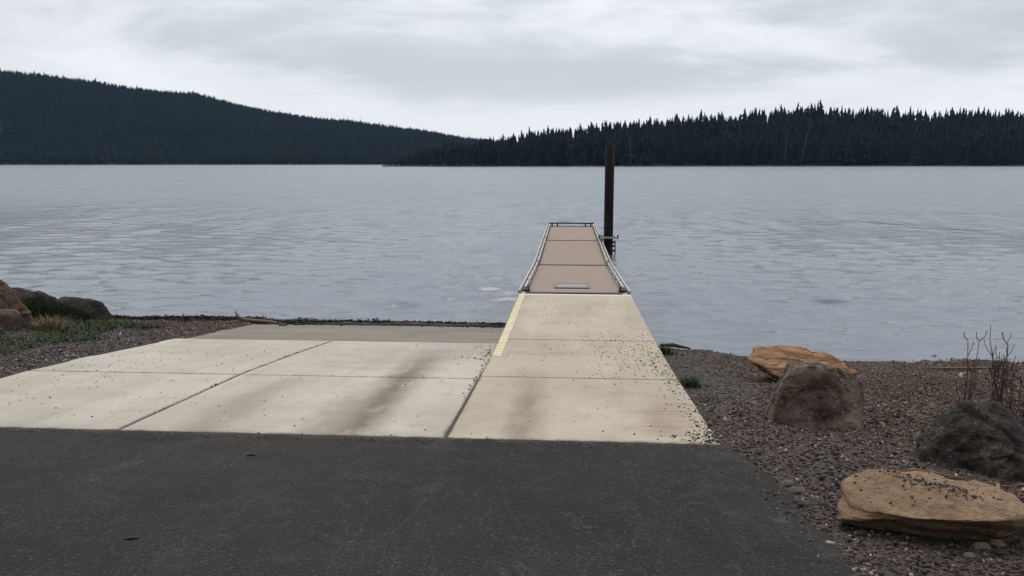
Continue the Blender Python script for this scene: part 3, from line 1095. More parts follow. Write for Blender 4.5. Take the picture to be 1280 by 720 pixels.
for si, (ya, yb, za, zb, kd) in enumerate(secs):
    bm = bmesh.new()
    sloped_box(bm, -0.765, 0.765, ya + 0.03, yb - 0.03, za, zb, 0.04)
    bm_obj('deck_panel', bm, M['deck'], dock)
    bm = bmesh.new()
    for xq in (-0.88, 0.80, -0.3, 0.22):
        sloped_box(bm, xq, xq + 0.08, ya + 0.02, yb - 0.02, za - 0.042, zb - 0.042, 0.13)
    for yq in (ya + 0.02, yb - 0.08):
        f = (yq - ya) / (yb - ya)
        zq = za + (zb - za) * f
        sloped_box(bm, -0.79, 0.79, yq, yq + 0.06, zq - 0.045, zq - 0.045, 0.12)
    bm_obj('frame', bm, M['galv'], dock)
    if kd == 'float':
        bm = bmesh.new()
        for q in range(3):
            yc = ya + (yb - ya) * (q + 0.5) / 3
            add_box(bm, (0, yc, 0.02), (1.56, 1.7, 0.36), 0.05)
        bm_obj('float_box', bm, M['float'], dock)
    for sgn in (-1, 1):
        # bull rail on blocks, then an outer rub rail
        bm = bmesh.new()
        xi = sgn * 0.805
        sloped_box(bm, xi - 0.018, xi + 0.018, ya + 0.10, yb - 0.05, za, zb, 0.05, rail_z)
        rl = bm_obj('bull_rail', bm, M['alu'], dock)
        n = int((yb - ya) / 0.95)
        for q in range(n + 1):
            yq = ya + 0.16 + (yb - ya - 0.3) * q / n
            zq = za + (zb - za) * (yq - ya) / (yb - ya)
            if bracket_mesh is None:
                bm = bmesh.new()
                add_box(bm, (0, 0, 0.018), (0.034, 0.10, 0.032))
                add_box(bm, (0.034, 0, 0.018), (0.027, 0.05, 0.03))
                add_box(bm, (0, 0, 0.054), (0.046, 0.05, 0.034))
                add_box(bm, (0, 0, rail_z + 0.005), (0.022, 0.022, 0.012))
                bo = bm_obj('rail_bracket', bm, M['black'], rl)
                bracket_mesh = bo.data
            else:
                bo = bpy.data.objects.new('rail_bracket', bracket_mesh)
                COL.objects.link(bo)
                bo.parent = rl
            bo.location = (xi, yq, zq)
            bo.rotation_euler = (0, 0, 0 if sgn > 0 else math.pi)
        bm = bmesh.new()
        xo = sgn * 0.893
        sloped_box(bm, xo - 0.016, xo + 0.016, ya, yb, za, zb, 0.16, 0.045)
        bm_obj('rub_rail', bm, M['alu'], dock)
    # rubber hinge strip across the joint
    bm = bmesh.new()
    add_box(bm, (0, ya - 0.002, za - 0.002), (1.54, 0.12, 0.03), 0.006)
    bm_obj('hinge_strip', bm, M['black'], dock)
# dark stop bar across the outer end, on short posts
ye, ze = 17.1, 0.37
bm = bmesh.new()
add_box(bm, (0, ye - 0.03, ze + 0.125), (1.66, 0.07, 0.045), 0.008)
eb = bm_obj('end_bar', bm, M['steel'], dock)
for xq in (-0.72, -0.52, 0.52, 0.72):
    bm = bmesh.new()
    add_box(bm, (xq, ye - 0.03, ze + 0.052), (0.05, 0.05, 0.10), 0.004)
    bm_obj('post', bm, M['steel'], eb)
bm = bmesh.new()
add_box(bm, (0, ye + 0.005, ze - 0.05), (1.74, 0.05, 0.16), 0.01)
bm_obj('end_fender', bm, M['alu'], dock)
# inspection grille in the first panel
yh, zh = 1.02, 0.615 - 0.24 * 1.02 / 5.5
tilt = -math.atan(0.24 / 5.5)
hp = empty('grating', (0, 0, 0))
hp.parent = dock
hp.location = (-0.035, yh, zh + 0.006)
hp.rotation_euler = (tilt, 0, 0)
hp.scale = (1, 1.35, 1)
bm = bmesh.new()
add_box(bm, (0, 0.25, 0.006), (0.60, 0.05, 0.02), 0.004)
add_box(bm, (0, -0.25, 0.006), (0.60, 0.05, 0.02), 0.004)
add_box(bm, (-0.28, 0, 0.006), (0.045, 0.45, 0.02), 0.004)
add_box(bm, (0.28, 0, 0.006), (0.045, 0.45, 0.02), 0.004)
bm_obj('grating_frame', bm, M['galvdark'], hp)
bm = bmesh.new()
for q in range(6):
    add_box(bm, (0, -0.185 + 0.074 * q, 0.006), (0.515, 0.040, 0.012), 0.003)
bm_obj('grating_bars', bm, M['alu'], hp)
# mooring cleats at the landward end
for sgn in (-1, 1):
    bm = bmesh.new()
    x0 = sgn * 0.755
    zc = 0.615 - 0.24 * 0.17 / 5.5
    add_box(bm, (x0, 0.19, zc + 0.012), (0.07, 0.14, 0.024), 0.005)
    add_box(bm, (x0, 0.15, zc + 0.05), (0.03, 0.03, 0.07), 0.006)
    add_box(bm, (x0, 0.23, zc + 0.05), (0.03, 0.03, 0.07), 0.006)
    add_tube(bm, [(x0, 0.05, zc + 0.10), (x0, 0.12, zc + 0.088), (x0, 0.26, zc + 0.088), (x0, 0.33, zc + 0.10)], [0.012, 0.02, 0.02, 0.012], 8)
    bm_obj('cleat', bm, M['black'], dock)
# hoop that holds the dock to its piling
PX, PY = at_h(760, 318, 0.0)
lx, ly = PX - dock.location.x, PY - dock.location.y
bm = bmesh.new()
zz = 0.52
hw = 0.235
for (cx, cy, sx, sy) in ((lx, ly - hw, 2 * hw + 0.12, 0.05), (lx, ly + hw, 2 * hw + 0.12, 0.05), (lx + hw, ly, 0.05, 2 * hw - 0.056), (lx - hw, ly, 0.05, 2 * hw - 0.056)):
    add_box(bm, (cx, cy, zz), (sx, sy, 0.055), 0.005)
for cy in (ly - 0.16, ly + 0.16):
    add_box(bm, (0.5 * (0.88 + lx - hw), cy, 0.44), (max(0.05, lx - hw - 0.88) + 0.06, 0.05, 0.10), 0.005)
    add_box(bm, (0.885, cy, 0.50), (0.06, 0.10, 0.20), 0.01)
hoop = bm_obj('pile_hoop', bm, M['galv'], dock)
for (ax, ay2) in ((0, -1), (0, 1), (1, 0), (-1, 0)):
    bm = bmesh.new()
    c = Vector((lx + ax * 0.185, ly + ay2 * 0.185, zz))
    dd = Vector((ay2, ax, 0)) * 0.07
    add_tube(bm, [c - dd, c - dd * 0.6, c + dd * 0.6, c + dd], [0.022, 0.03, 0.03, 0.022], 12)
    bm_obj('roller', bm, M['black'], hoop)
for sx in (-1, 1):
    bm = bmesh.new()
    add_tube(bm, [(lx + sx * (hw + 0.03), ly - hw, zz - 0.02), (lx + sx * (hw + 0.03), ly - hw, zz + 0.09)], [0.03, 0.025], 8)
    bm_obj('bolt', bm, M['black'], hoop)

# the piling
pile = empty('dock_piling', (PX, PY, 0))
tag(pile, 'tall dark round steel piling standing in the water beside the dock', 'piling')
bm = bmesh.new()
zt = 3.17
PR = 0.138
add_tube(bm, [(0, 0, -2.6), (0, 0, 0.0), (0, 0, 1.5), (0, 0, zt - 0.01), (0, 0, zt)], [PR, PR, PR, PR, PR - 0.01], 40)
bm_obj('shaft', bm, M['pile'], pile, smooth=True)
bm = bmesh.new()
for zq in (0.12, 0.26, 0.37):
    add_box(bm, (PR + 0.035, -0.05, zq), (0.09, 0.05, 0.05), 0.006)
add_tube(bm, [(PR + 0.07, -0.05, 0.02), (PR + 0.06, -0.05, 0.42)], 0.016, 8)
bm_obj('step_bracket', bm, M['steel'], pile)
for p in pile.children:
    if p.name.startswith('shaft'):
        for f in p.data.polygons:
            f.use_smooth = abs(f.normal.z) < 0.5


# ------------------------------------------------------------------ boulders
def rock(name, label, x, y, pts, mat, seed, amp=0.03, freq=5.0, sub=6, smooth=3, group=None, rz=0.0, strat=0.0, zbase=None, hollow=None, crease=0.55, facets=0.25):
    bmh = bmesh.new()
    for p in pts:
        bmh.verts.new(p)
    bmesh.ops.convex_hull(bmh, input=bmh.verts)
    bmesh.ops.recalc_face_normals(bmh, faces=bmh.faces)
    bvh = BVHTree.FromBMesh(bmh)
    P = np.array(pts)
    c = Vector(P.mean(0))
    bm = bmesh.new()
    bmesh.ops.create_icosphere(bm, subdivisions=sub, radius=1.0)
    bm.verts.ensure_lookup_table()
    ext = Vector((P.max(0) - P.min(0)).tolist())
    for v in bm.verts:
        d = Vector((v.co.x * ext.x, v.co.y * ext.y, v.co.z * ext.z)).normalized()
        h = bvh.ray_cast(c, d)
        v.co = h[0] if h[0] is not None else c
    bmh.free()
    for _ in range(smooth):
        bmesh.ops.smooth_vert(bm, verts=bm.verts, factor=0.5, use_axis_x=True, use_axis_y=True, use_axis_z=True)
    bm.normal_update()
    co = np.array([v.co[:] for v in bm.verts])
    no = np.array([v.normal[:] for v in bm.verts])
    n = fbm(co * freq, 5, seed, 0.52)
    rid = 1 - np.abs(vnoise(co * freq * 0.7 + 5, seed + 40))
    d = amp * (n * 0.8 - crease * np.clip(rid - 0.86, 0, 1) * 5)
    facet = vnoise(np.floor(co * freq * 1.6 + vnoise(co * freq, seed + 3)[:, None] * 0.6), seed + 7)
    d += amp * facets * facet
    if strat:
        q = co[:, 2] + 0.25 * co[:, 0] * strat + 0.02 * fbm(co * 3, 2, seed + 1)
        d += strat * amp * np.tanh(6 * np.sin(q * 95)) * 0.4
    if hollow:
        for (hx, hy, hz_, hr, hd) in hollow:
            rr = np.sqrt(((co - np.array([hx, hy, hz_])) ** 2).sum(1)) / hr
            d -= hd * np.exp(-rr * rr * 2)
    co = co + no * d[:, None]
    for v, p in zip(bm.verts, co):
        v.co = p
    ob = bm_obj(name, bm, mat, smooth=True)
    ob.location = (x, y, gz(x, y) if zbase is None else zbase)
    ob.rotation_euler = (0, 0, YAW + rz)
    tag(ob, label, 'boulder', group)
    return ob


gr = 'boulders lying on the gravel bank right of the walkway'
x, y = c2w(2.76, 7.52)
rock('boulder', 'flat orange sandstone slab leaning at the waterside behind the grey boulder', x, y,
     [(-.53, .0, .25), (-.47, .12, .28), (-.3, .4, .29), (.0, .46, .29), (.3, .34, .25), (.50, .15, .18), (.56, .0, .10), (-.02, -.42, .03), (.2, -.44, .03),
      (.05, -.30, -.1), (.4, -.32, -.1), (.5, .0, -.1), (.3, .35, -.1), (.0, .3, -.1)], M['sand'], 3, 0.028, 5, group=gr, strat=0.8)
x, y = c2w(2.21, 5.66)
rock('boulder', 'upright grey brown trapezoid boulder standing in front of the orange slab', x, y,
     [(-.37, -.12, -.06), (-.30, .25, -.06), (.24, -.30, -.06), (.36, .2, -.06), (.35, -.02, -.06), (-.05, -.27, -.06), (-.26, -.04, .33), (-.16, -.04, .44), (.11, -.06, .435),
      (.28, .03, .37), (.355, .06, .28), (.1, .22, .40), (-.13, .2, .40)], M['grey'], 14, 0.024, 5.0, group=gr, smooth=1, facets=0.45,
     hollow=[(0.0, -.24, .10, .15, .06), (-.22, -.14, .2, .1, .02)])
x, y = c2w(3.10, 4.86)
rock('boulder', 'black pitted basalt boulder at the right edge with grey lichen specks', x, y,
     [(1.16 * q0, 1.16 * q1, 1.04 * q2) for q0, q1, q2 in [(-.50, -.05, -.06), (-.45, .2, -.06), (-.20, .04, .36), (-.32, -.02, .24), (.0, .1, .33), (.3, .05, .2), (.52, .1, .10), (.58, -.1, -.06), (.2, -.36, -.06), (-.2, -.32, -.02),
      (-.12, -.25, .14), (.1, -.28, .10), (.4, .4, -.06), (-.25, .4, -.06), (-.1, .25, .28)]], M['basalt'], 25, 0.045, 5.5, group=gr, hollow=[(.1, -.3, .06, .18, .05)])
x, y = c2w(2.10, 3.80)
r4 = rock('boulder', 'low tan flat topped boulder in the foreground with gravel lying on it', x, y,
          [(1.04 * q0, 1.06 * q1, 1.25 * q2) for q0, q1, q2 in [(-.42, -.02, .13), (-.47, -.03, .06), (-.36, .16, .16), (-.2, .27, .17), (.05, .29, .185), (.25, .22, .175), (.42, .08, .14), (.47, -.04, .09), (-.32, -.15, .135), (-.05, -.29, .145), (-.52, -.08, .05), (-.5, -.02, .03),
           (.2, -.28, .14), (.40, -.18, .12), (.46, -.08, .05), (-.25, .05, -.02), (-.02, -.08, -.05), (.25, -.12, -.05), (.36, -.04, -.05), (.25, .18, -.05), (-.2, .18, -.05)]],
          M['tan'], 36, 0.034, 3.6, group=gr, smooth=14, strat=0.30, crease=0.25, facets=0.12, hollow=[(-.12, .08, .2, .16, .012), (.12, -.24, .03, .14, .02), (-.3, -.12, .06, .1, .03)])

gl = 'boulders on the left bank by the water'
x, y = c2w(-6.72, 10.25)
rock('boulder', 'rounded rust brown boulder at the left edge, highest of its heap', x, y,
     [(-.5, -.1, -.1), (-.45, .3, -.1), (.42, -.15, -.05), (.4, .25, -.1), (0, -.38, -.05), (0, .4, -.1), (-.3, .0, .62), (.0, .0, .66), (.2, .05, .56), (.36, .0, .34), (.40, .0, .2),
      (-.5, 0, .5), (.0, -.3, .35), (0, .3, .5)], M['rust'], 44, 0.050, 2.8, group=gl, smooth=2, facets=0.5)
x, y = c2w(-7.1, 11.6)
rock('boulder', 'dark boulder tucked behind the rust brown boulder on the left bank', x, y,
     [(-.45, -.2, -.1), (-.4, .3, -.1), (.55, -.2, -.1), (.5, .3, -.1), (-.3, .0, .50), (.0, .0, .44), (.3, .0, .33), (.5, .0, .24), (-.1, -.25, .26), (0, .3, .3)], M['basalt'], 54, 0.035, 4, group=gl, sub=5)
x, y = c2w(-6.55, 11.95)
rock('boulder', 'low dark rounded boulder nearest the lake on the left bank', x, y,
     [(-.45, -.2, -.15), (-.4, .3, -.15), (.48, -.15, -.15), (.45, .25, -.15), (-.3, .0, .32), (-.05, .0, .335), (.25, .0, .27), (.42, .0, .18), (.5, .0, .08), (-.1, -.25, .17), (0, .3, .22)],
     M['basalt'], 64, 0.03, 4, group=gl, sub=5)
x, y = c2w(-6.38, 9.95)
rock('boulder', 'small flat grey stone wedged under the rust brown boulder', x, y,
     [(-.14, -.08, .2), (.14, -.07, .2), (.16, .08, .22), (-.14, .1, .22), (-.1, 0, .27), (.1, 0, .265), (-.16, -.1, -.1), (.1, -.1, -.1), (.12, .1, -.1), (-.12, .1, -.1)], M['grey'], 74, 0.012, 7, group=gl, sub=4)
x, y = c2w(-6.42, 9.55)
rock('boulder', 'dark broken stone in the weeds at the left edge of the bank', x, y,
     [(-.3, -.15, -.1), (.22, -.15, -.1), (.2, .15, -.1), (-.3, .15, -.1), (-.25, .0, .2), (-.05, .0, .22), (.12, .02, .18), (.2, -.02, .08), (-.1, -.14, .12)], M['basalt'], 84, 0.035, 7, group=gl, sub=5)

# ------------------------------------------------------------------ loose gravel and debris
# an eight-cornered chip, jittered per stone
IV = np.array([(x, y, z) for z in (-.62, .62) for y in (-.62, .62) for x in (-.62, .62)]) * np.array([1.1, 1.1, 1.0])
IF = np.array([(0, 2, 3), (0, 3, 1), (4, 5, 7), (4, 7, 6), (0, 1, 5), (0, 5, 4), (2, 6, 7), (2, 7, 3), (0, 4, 6), (0, 6, 2), (1, 3, 7), (1, 7, 5)])


def pebbles(name, P, S, colr, mat, flat=(0.45, 0.8), seed=0, sink=0.25, elong=(0.7, 1.5)):
    r = np.random.default_rng(seed)
    n = len(P)
    V = IV[None] * (1 + r.uniform(-0.45, 0.35, (n, len(IV), 3)))
    sx = S * r.uniform(*elong, n)
    sy = S * r.uniform(0.7, 1.1, n)
    sz = S * r.uniform(*flat, n)
    V = V * np.stack([sx, sy, sz], -1)[:, None, :]
    tl = r.normal(0, 0.38, n)
    V[:, :, 2] += V[:, :, 0] * tl[:, None]
    a = r.uniform(0, 6.28, n)
    ca, sa = np.cos(a)[:, None], np.sin(a)[:, None]
    X = V[:, :, 0] * ca - V[:, :, 1] * sa
    Y = V[:, :, 0] * sa + V[:, :, 1] * ca
    V = np.stack([X, Y, V[:, :, 2]], -1) + P[:, None, :]
    V[:, :, 2] += (sz * (1 - 2 * sink))[:, None]
    F = (IF[None] + (np.arange(n) * len(IV))[:, None, None]).reshape(-1, 3)
    C = np.repeat(colr[:, None, :], len(IV), 1).reshape(-1, 3)
    return np_mesh(name, V.reshape(-1, 3), F, mat, col=C)


def stone_cols(n, r, warm=1.0, light=0.07):
    b = np.exp(r.normal(-3.2, 0.7, n))
    c = np.stack([b * (1.16 + 0.16 * warm), b * 0.96, b * (0.86 - 0.14 * warm)], -1)
    rd = r.uniform(0, 1, n)
    c[rd < 0.22] *= np.array([1.2, 0.92, 0.8])
    m = r.uniform(0, 1, n) < light
    c[m] = np.stack([r.uniform(0.14, 0.30, m.sum())] * 3, -1) * np.array([1.02, 0.98, 0.93])
    return np.clip(c, 0.012, 0.6)


def off_paving(X, Y, e=0.0):
    a = (X > XL - e) & (X < XM) & (Y > Y0 - 0.1) & (Y < Y3 + 0.1)
    b = (X >= XM) & (X < XR + e) & (Y > Y0 - 0.1) & (Y < YE)
    c = (X < asph_edge(np.minimum(Y, 5.09)) + e) & (Y <= Y0)
    return ~(a | b | c)


# right bank: sizes grow towards the foreground
r = np.random.default_rng(77)
n = 140000
Y = 1.9 + (11.9 - 1.9) * r.uniform(0, 1, n) ** 1.15
X = 0.9 + r.uniform(0, 1, n) * np.interp(Y, [2, 12], [3.3, 7.5])
k = off_paving(X, Y, -0.01)
X, Y = X[k], Y[k]
patch = fbm(np.stack([X, Y, 0 * X], -1) * 1.3, 3, 5)
soil = (patch > 0.05) & (X > 1.7) & (r.uniform(0, 1, len(X)) < 0.62 * sstep(patch, 0.0, 0.35) * sstep(Y, 4.6, 6.5))
X, Y, patch = X[~soil], Y[~soil], patch[~soil]
near_walk = np.exp(-np.clip(X - 1.0, 0, 9) / 1.0) * sstep(Y, 6, 7.5)
S = np.exp(r.normal(-5.16, 0.42, len(X))) * (1 - 0.35 * near_walk)
S = np.where(r.uniform(0, 1, len(X)) < 0.02, S * 1.9, S)
Z = ground(X, Y)
C = np.array([1.16, 1.02, 0.92]) * stone_cols(len(X), r, 0.85, 0.10) * (1 + 0.25 * patch[:, None])
C = C * (1 - near_walk[:, None] * 0.6) + near_walk[:, None] * 0.6 * r.uniform(0.5, 1.6, (len(X), 1)) * np.array([0.105, 0.103, 0.10])
wm = sstep(X, 1.6, 3.2)[:, None]
C = C * (1 - wm) + wm * C * np.array([1.18, 0.95, 0.80])
gv = pebbles('gravel', np.stack([X, Y, Z], -1), S, C, M['pebble'], seed=5)
tag(gv, 'loose brown and grey gravel on the bank right of the walkway', 'gravel', kind='stuff')

# left bank
n = 34000
Y = r.uniform(5.2, 13.5, n)
X = -5.12 - r.uniform(0, 1, n) ** 1.2 * 4.2
k = off_paving(X, Y, -0.02)
X, Y = X[k], Y[k]
Z = ground(X, Y)
S = np.exp(r.normal(-4.75, 0.33, len(X)))
C = stone_cols(len(X), r, 0.2, 0.08)
red = sstep(Y, 10.6, 11.6)[:, None]
C = C * (1 - red) + red * C * np.array([1.35, 0.9, 0.78])
C = C * (1 + (1 - red) * 0.25)
gv2 = pebbles('gravel', np.stack([X, Y, Z], -1), S, C, M['pebble'], seed=6)
tag(gv2, 'grey and reddish gravel on the bank left of the ramp', 'gravel', kind='stuff')

# bark, cone scales and dead leaves among the gravel further right
n = 12000
Y = r.uniform(5.2, 11.0, n)
X = 1.7 + r.uniform(0, 1, n) * np.interp(Y, [5, 11], [3.0, 6.2])
Z = ground(X, Y)
b = np.exp(r.normal(-2.7, 0.5, n))
C = np.stack([b * 1.35, b * 0.86, b * 0.58], -1)
lt = pebbles('plant_litter', np.stack([X, Y, Z + 0.004], -1), np.exp(r.normal(-4.75, 0.35, n)), C, M['chips'], flat=(0.08, 0.2), seed=71, elong=(1.0, 2.6))
tag(lt, 'brown bark scraps and dead leaves strewn over the right bank', 'litter', kind='stuff')

# a few larger stones in the foreground, each its own thing
for (x_, y_, s_, col_, lab) in ((1226, 683, 0.045, 'grey', 'fist sized grey stone in front of the tan boulder'),
                                (1246, 679, 0.038, 'tan', 'small tan stone in front of the tan boulder'),
                                (1212, 694, 0.032, 'grey', 'small rounded grey stone at the bottom right below the tan boulder'),
                                (985, 599, 0.045, 'grey', 'pale flat stone in the gravel by the asphalt edge'),
                                (996, 608, 0.05, 'grey', 'flat brown stone against the asphalt edge')):
    px0, py0 = at_h(x_, y_, 0.92)
    sq = [(-s_, -s_ * .6, 0), (s_, -s_ * .5, 0), (s_ * 1.1, s_ * .6, 0), (-s_ * .9, s_ * .7, 0), (-s_ * .6, 0, s_ * .9), (s_ * .7, s_ * .1, s_ * .8), (0, -s_ * .7, s_ * .4), (0, 0, -s_ * .5)]
    mt = M['tan'] if col_ == 'tan' else M.setdefault('palegrey', mat_rock('pale_grey_stone', (0.115, 0.095, 0.08), (0.15, 0.125, 0.10), (0.07, 0.06, 0.05), 20, 0.004))
    o = rock('stone', lab, px0, py0, sq, mt, int(x_), s_ * 0.12, 18, sub=3, smooth=1)
    o['category'] = 'stone'
    o['group'] = 'loose stones among the gravel'

# gravel lying on the tan boulder
bv = BVHTree.FromPolygons([v.co[:] for v in r4.data.vertices], [p.vertices[:] for p in r4.data.polygons])
pts, ss = [], []
for q in range(330):
    if q < 230:
        u = r.uniform(0, 1)
        lx_ = -0.10 + 0.22 * u + r.normal(0, 0.035)
        ly_ = 0.20 - 0.30 * u + r.normal(0, 0.030)
    else:
        lx_, ly_ = r.uniform(-0.36, 0.3), r.uniform(-0.12, 0.25)
    h = bv.ray_cast(Vector((lx_, ly_, 2)), Vector((0, 0, -1)))
    if h[0] is not None and abs(h[1].z) > 0.6:
        w_ = r4.matrix_basis @ h[0]
        pts.append(w_[:])
        ss.append(float(np.exp(r.normal(-5.35, 0.35))))
pts = np.array(pts)
gv3 = pebbles('gravel', pts, np.array(ss), stone_cols(len(pts), r, 0.6, 0.06) * 0.8, M['pebble'], seed=8)
tag(gv3, 'dark gravel chips lying on top of the low tan boulder', 'gravel', kind='stuff')

# crumbs of gravel and bark tracked over the concrete and asphalt
P, S, C = [], [], []


def crumbs(n, fx, fy, zf, smin, smax, dark_share=0.96):
    x_ = fx(n)
    y_ = fy(n)
    for a, b in zip(x_, y_):
        zt = zf(a, b)
        if zt is None:
            continue
        P.append((a, b, zt))
        S.append(0.72 * math.exp(r.uniform(math.log(smin), math.log(smax))))
        bb = math.exp(r.normal(-3.8, 0.4)) if r.uniform(0, 1) < dark_share else r.uniform(0.07, 0.2)
        C.append((bb * 1.1, bb * 0.92, bb * 0.8))


def on_walk(a, b):
    return float(walk_z(b)) if XM + 0.02 < a < XR - 0.005 and Y0 < b < YE - 0.02 else None


def on_ramp(a, b):
    return float(ramp_z(b)) if XL + 0.02 < a < XM - 0.02 and Y0 < b < Y2 else None


def on_road(a, b):
    return float(ramp_z(b)) if a < float(asph_edge(min(b, 5.09))) - 0.05 and b < 5.05 else None


crumbs(420, lambda n: 1.0 - np.abs(r.normal(0, 0.42, n)), lambda n: r.normal(8.3, 0.75, n), on_walk, 0.006, 0.014)
crumbs(150, lambda n: r.uniform(-0.8, 1.0, n), lambda n: r.uniform(7.2, 12.3, n), on_walk, 0.005, 0.012)
crumbs(120, lambda n: 1.0 - np.abs(r.normal(0, 0.10, n)), lambda n: r.uniform(5.2, 8.5, n), on_walk, 0.006, 0.014)
crumbs(90, lambda n: 1.0 - np.abs(r.normal(0, 0.16, n)), lambda n: 5.12 + np.abs(r.normal(0, 0.16, n)), on_walk, 0.006, 0.018)
crumbs(130, lambda n: 1.0 - np.abs(r.normal(0, 0.05, n)), lambda n: 5.1 + np.abs(r.normal(0, 0.35, n)), on_walk, 0.004, 0.012)
crumbs(40, lambda n: r.uniform(-0.8, 1.0, n), lambda n: r.uniform(5.1, 7, n), on_walk, 0.004, 0.011)
crumbs(300, lambda n: r.uniform(-5.2, -0.8, n), lambda n: r.uniform(5.1, 10.1, n), on_ramp, 0.004, 0.011)
crumbs(120, lambda n: -5.0 + np.abs(r.normal(0, 0.6, n)), lambda n: r.uniform(5.4, 9.0, n), on_ramp, 0.005, 0.013)
crumbs(70, lambda n: -0.85 - np.abs(r.normal(0, 0.16, n)), lambda n: r.normal(8.9, 0.5, n), on_ramp, 0.007, 0.020)
crumbs(46, lambda n: -0.835 - np.abs(r.normal(0, 0.02, n)), lambda n: r.uniform(6.2, 9.6, n), on_ramp, 0.008, 0.018)
crumbs(50, lambda n: XJ + r.normal(0, 0.010, n), lambda n: r.uniform(5.2, 10, n), on_ramp, 0.006, 0.016)
crumbs(120, lambda n: r.uniform(-5.2, -0.8, n), lambda n: Y1 + r.normal(0, 0.01, n), on_ramp, 0.004, 0.008)
crumbs(260, lambda n: r.uniform(-4.5, 1.2, n), lambda n: r.uniform(2.6, 5.0, n), on_road, 0.004, 0.010, 0.6)
crumbs(320, lambda n: r.uniform(-5.5, 1.2, n), lambda n: 5.04 - np.abs(r.normal(0, 0.035, n)), on_road, 0.004, 0.012, 0.7)
crumbs(160, lambda n: 1.18 - np.abs(r.normal(0, 0.05, n)), lambda n: r.uniform(2.6, 5.0, n), on_road, 0.004, 0.014, 0.6)
crumb = pebbles('gravel_crumbs', np.array(P), np.array(S), np.array(C), M['pebble'], seed=9, flat=(0.3, 0.6))
tag(crumb, 'dark gravel crumbs scattered over the concrete and the asphalt', 'gravel', kind='stuff')

# soil packed into the joints between slabs
bm = bmesh.new()
for (xa, xb, ya, yb, zf) in ((XJ - gl_, XJ + gl_, Y0, Y2, ramp_z), (XM - gl_, XM + gl_, Y0, 8.3, ramp_z)):
    nn = 60
    for q in range(nn):
        y1, y2 = ya + (yb - ya) * q / nn, ya + (yb - ya) * (q + 1) / nn
        sloped_box(bm, xa + 0.0005, xb - 0.0005, y1, y2 - 0.001, float(zf(y1)) - 0.008, float(zf(y2)) - 0.008, 0.06)
so = bm_obj('joint_soil', bm, M['darkwood'])
tag(so, 'dark soil filling the long joints between the concrete slabs', 'soil', kind='stuff')

# flotsam line at the water's edge below the ramp
n = 9500
X = r.uniform(-9.2, -0.84, n)
Yc = 13.05 + 0.10 * np.sin(X * 1.7) + np.where(X < -5.2, 0.15, 0.0)
Y = Yc + r.normal(0, 0.15, n)
mound = 0.05 * np.exp(-((Y - Yc) / 0.2) ** 2)
Z = np.maximum(np.where(X > XL, ramp_z(Y) - 0.02, ground(X, Y)), -0.05) + r.uniform(0, 1, n) * mound
b = np.exp(r.normal(-3.9, 0.35, n))
C = np.stack([b * 1.15, b * 0.9, b * 0.75], -1)
fl = pebbles('flotsam', np.stack([X, Y, Z], -1), np.exp(r.normal(-4.35, 0.35, n)), C, M['chips'], flat=(0.2, 0.5), seed=10, elong=(1.0, 3.2))
tag(fl, 'dark strip of bark and twigs washed up at the foot of the ramp', 'debris', kind='stuff')


def log(name, label, pts, rad, mat, cat, seg=8, extra=None):
    bm = bmesh.new()
    add_tube(bm, pts, rad, seg)
    if extra:
        for pp, rr in extra:
            add_tube(bm, pp, rr, 6)
    o = bm_obj(name, bm, mat, smooth=True)
    return tag(o, label, cat)


def on_g(x_, y_, h, dz):
    a, b = at_h(x_, y_, h)
    return (a, b, h + dz)


p0 = on_g(300, 403, 0.08, 0.03)
log('driftwood', 'forked driftwood branch sticking up at the waterline left of the ramp',
    [(p0[0] + 0.95, p0[1] - 0.15, 0.06), (p0[0] + 0.5, p0[1] - 0.02, 0.10), (p0[0] + 0.1, p0[1], 0.12), (p0[0] - 0.03, p0[1], 0.17), (p0[0] - 0.08, p0[1] + 0.02, 0.27)],
    [0.015, 0.03, 0.035, 0.03, 0.012], M['wood'], 'driftwood',
    extra=[([(p0[0] + 0.1, p0[1], 0.11), (p0[0] - 0.25, p0[1] - 0.03, 0.07), (p0[0] - 0.7, p0[1] - 0.1, 0.05)], [0.03, 0.025, 0.01])])
p1 = on_g(470, 407, 0.05, 0)
log('driftwood', 'long dark waterlogged log lying along the waterline below the ramp',
    [(p1[0] - 1.9, p1[1] + 0.08, 0.045), (p1[0] - 0.8, p1[1] + 0.02, 0.05), (p1[0] + 0.4, p1[1] - 0.02, 0.05), (p1[0] + 1.9, p1[1] + 0.05, 0.045)], [0.02, 0.035, 0.04, 0.025], M['darkwood'], 'driftwood')
p2 = on_g(845, 436, 0.03, 0)
log('driftwood', 'short dark driftwood piece by the water right of the walkway',
    [(p2[0] - 0.22, p2[1] + 0.08, 0.06), (p2[0] - 0.05, p2[1], 0.085), (p2[0] + 0.2, p2[1] - 0.06, 0.05)], [0.02, 0.032, 0.012], M['darkwood'], 'driftwood')
p3 = at_h(1205, 466, 0.17)
log('branch', 'pale bare fallen branch lying on the right bank behind the shrubs',
    [(p3[0] - 0.42, p3[1] + 0.06, gz(p3[0] - 0.42, p3[1] + 0.06) + 0.03), (p3[0], p3[1], gz(p3[0], p3[1]) + 0.045), (p3[0] + 0.45, p3[1] - 0.08, gz(p3[0] + .45, p3[1] - .08) + 0.03)],
    [0.011, 0.017, 0.010], M['wood'], 'branch')
p4 = at_h(163, 666, 0.98)
log('twig', 'small dark curled twig lying on the asphalt at lower left',
    [(p4[0] - 0.035, p4[1] - 0.004, ramp_z(p4[1]) + 0.006), (p4[0], p4[1], ramp_z(p4[1]) + 0.012), (p4[0] + 0.035, p4[1] + 0.012, ramp_z(p4[1]) + 0.006)], [0.003, 0.009, 0.004], M['darkwood'], 'twig', 6)
p5 = at_h(314, 571, 0.90)
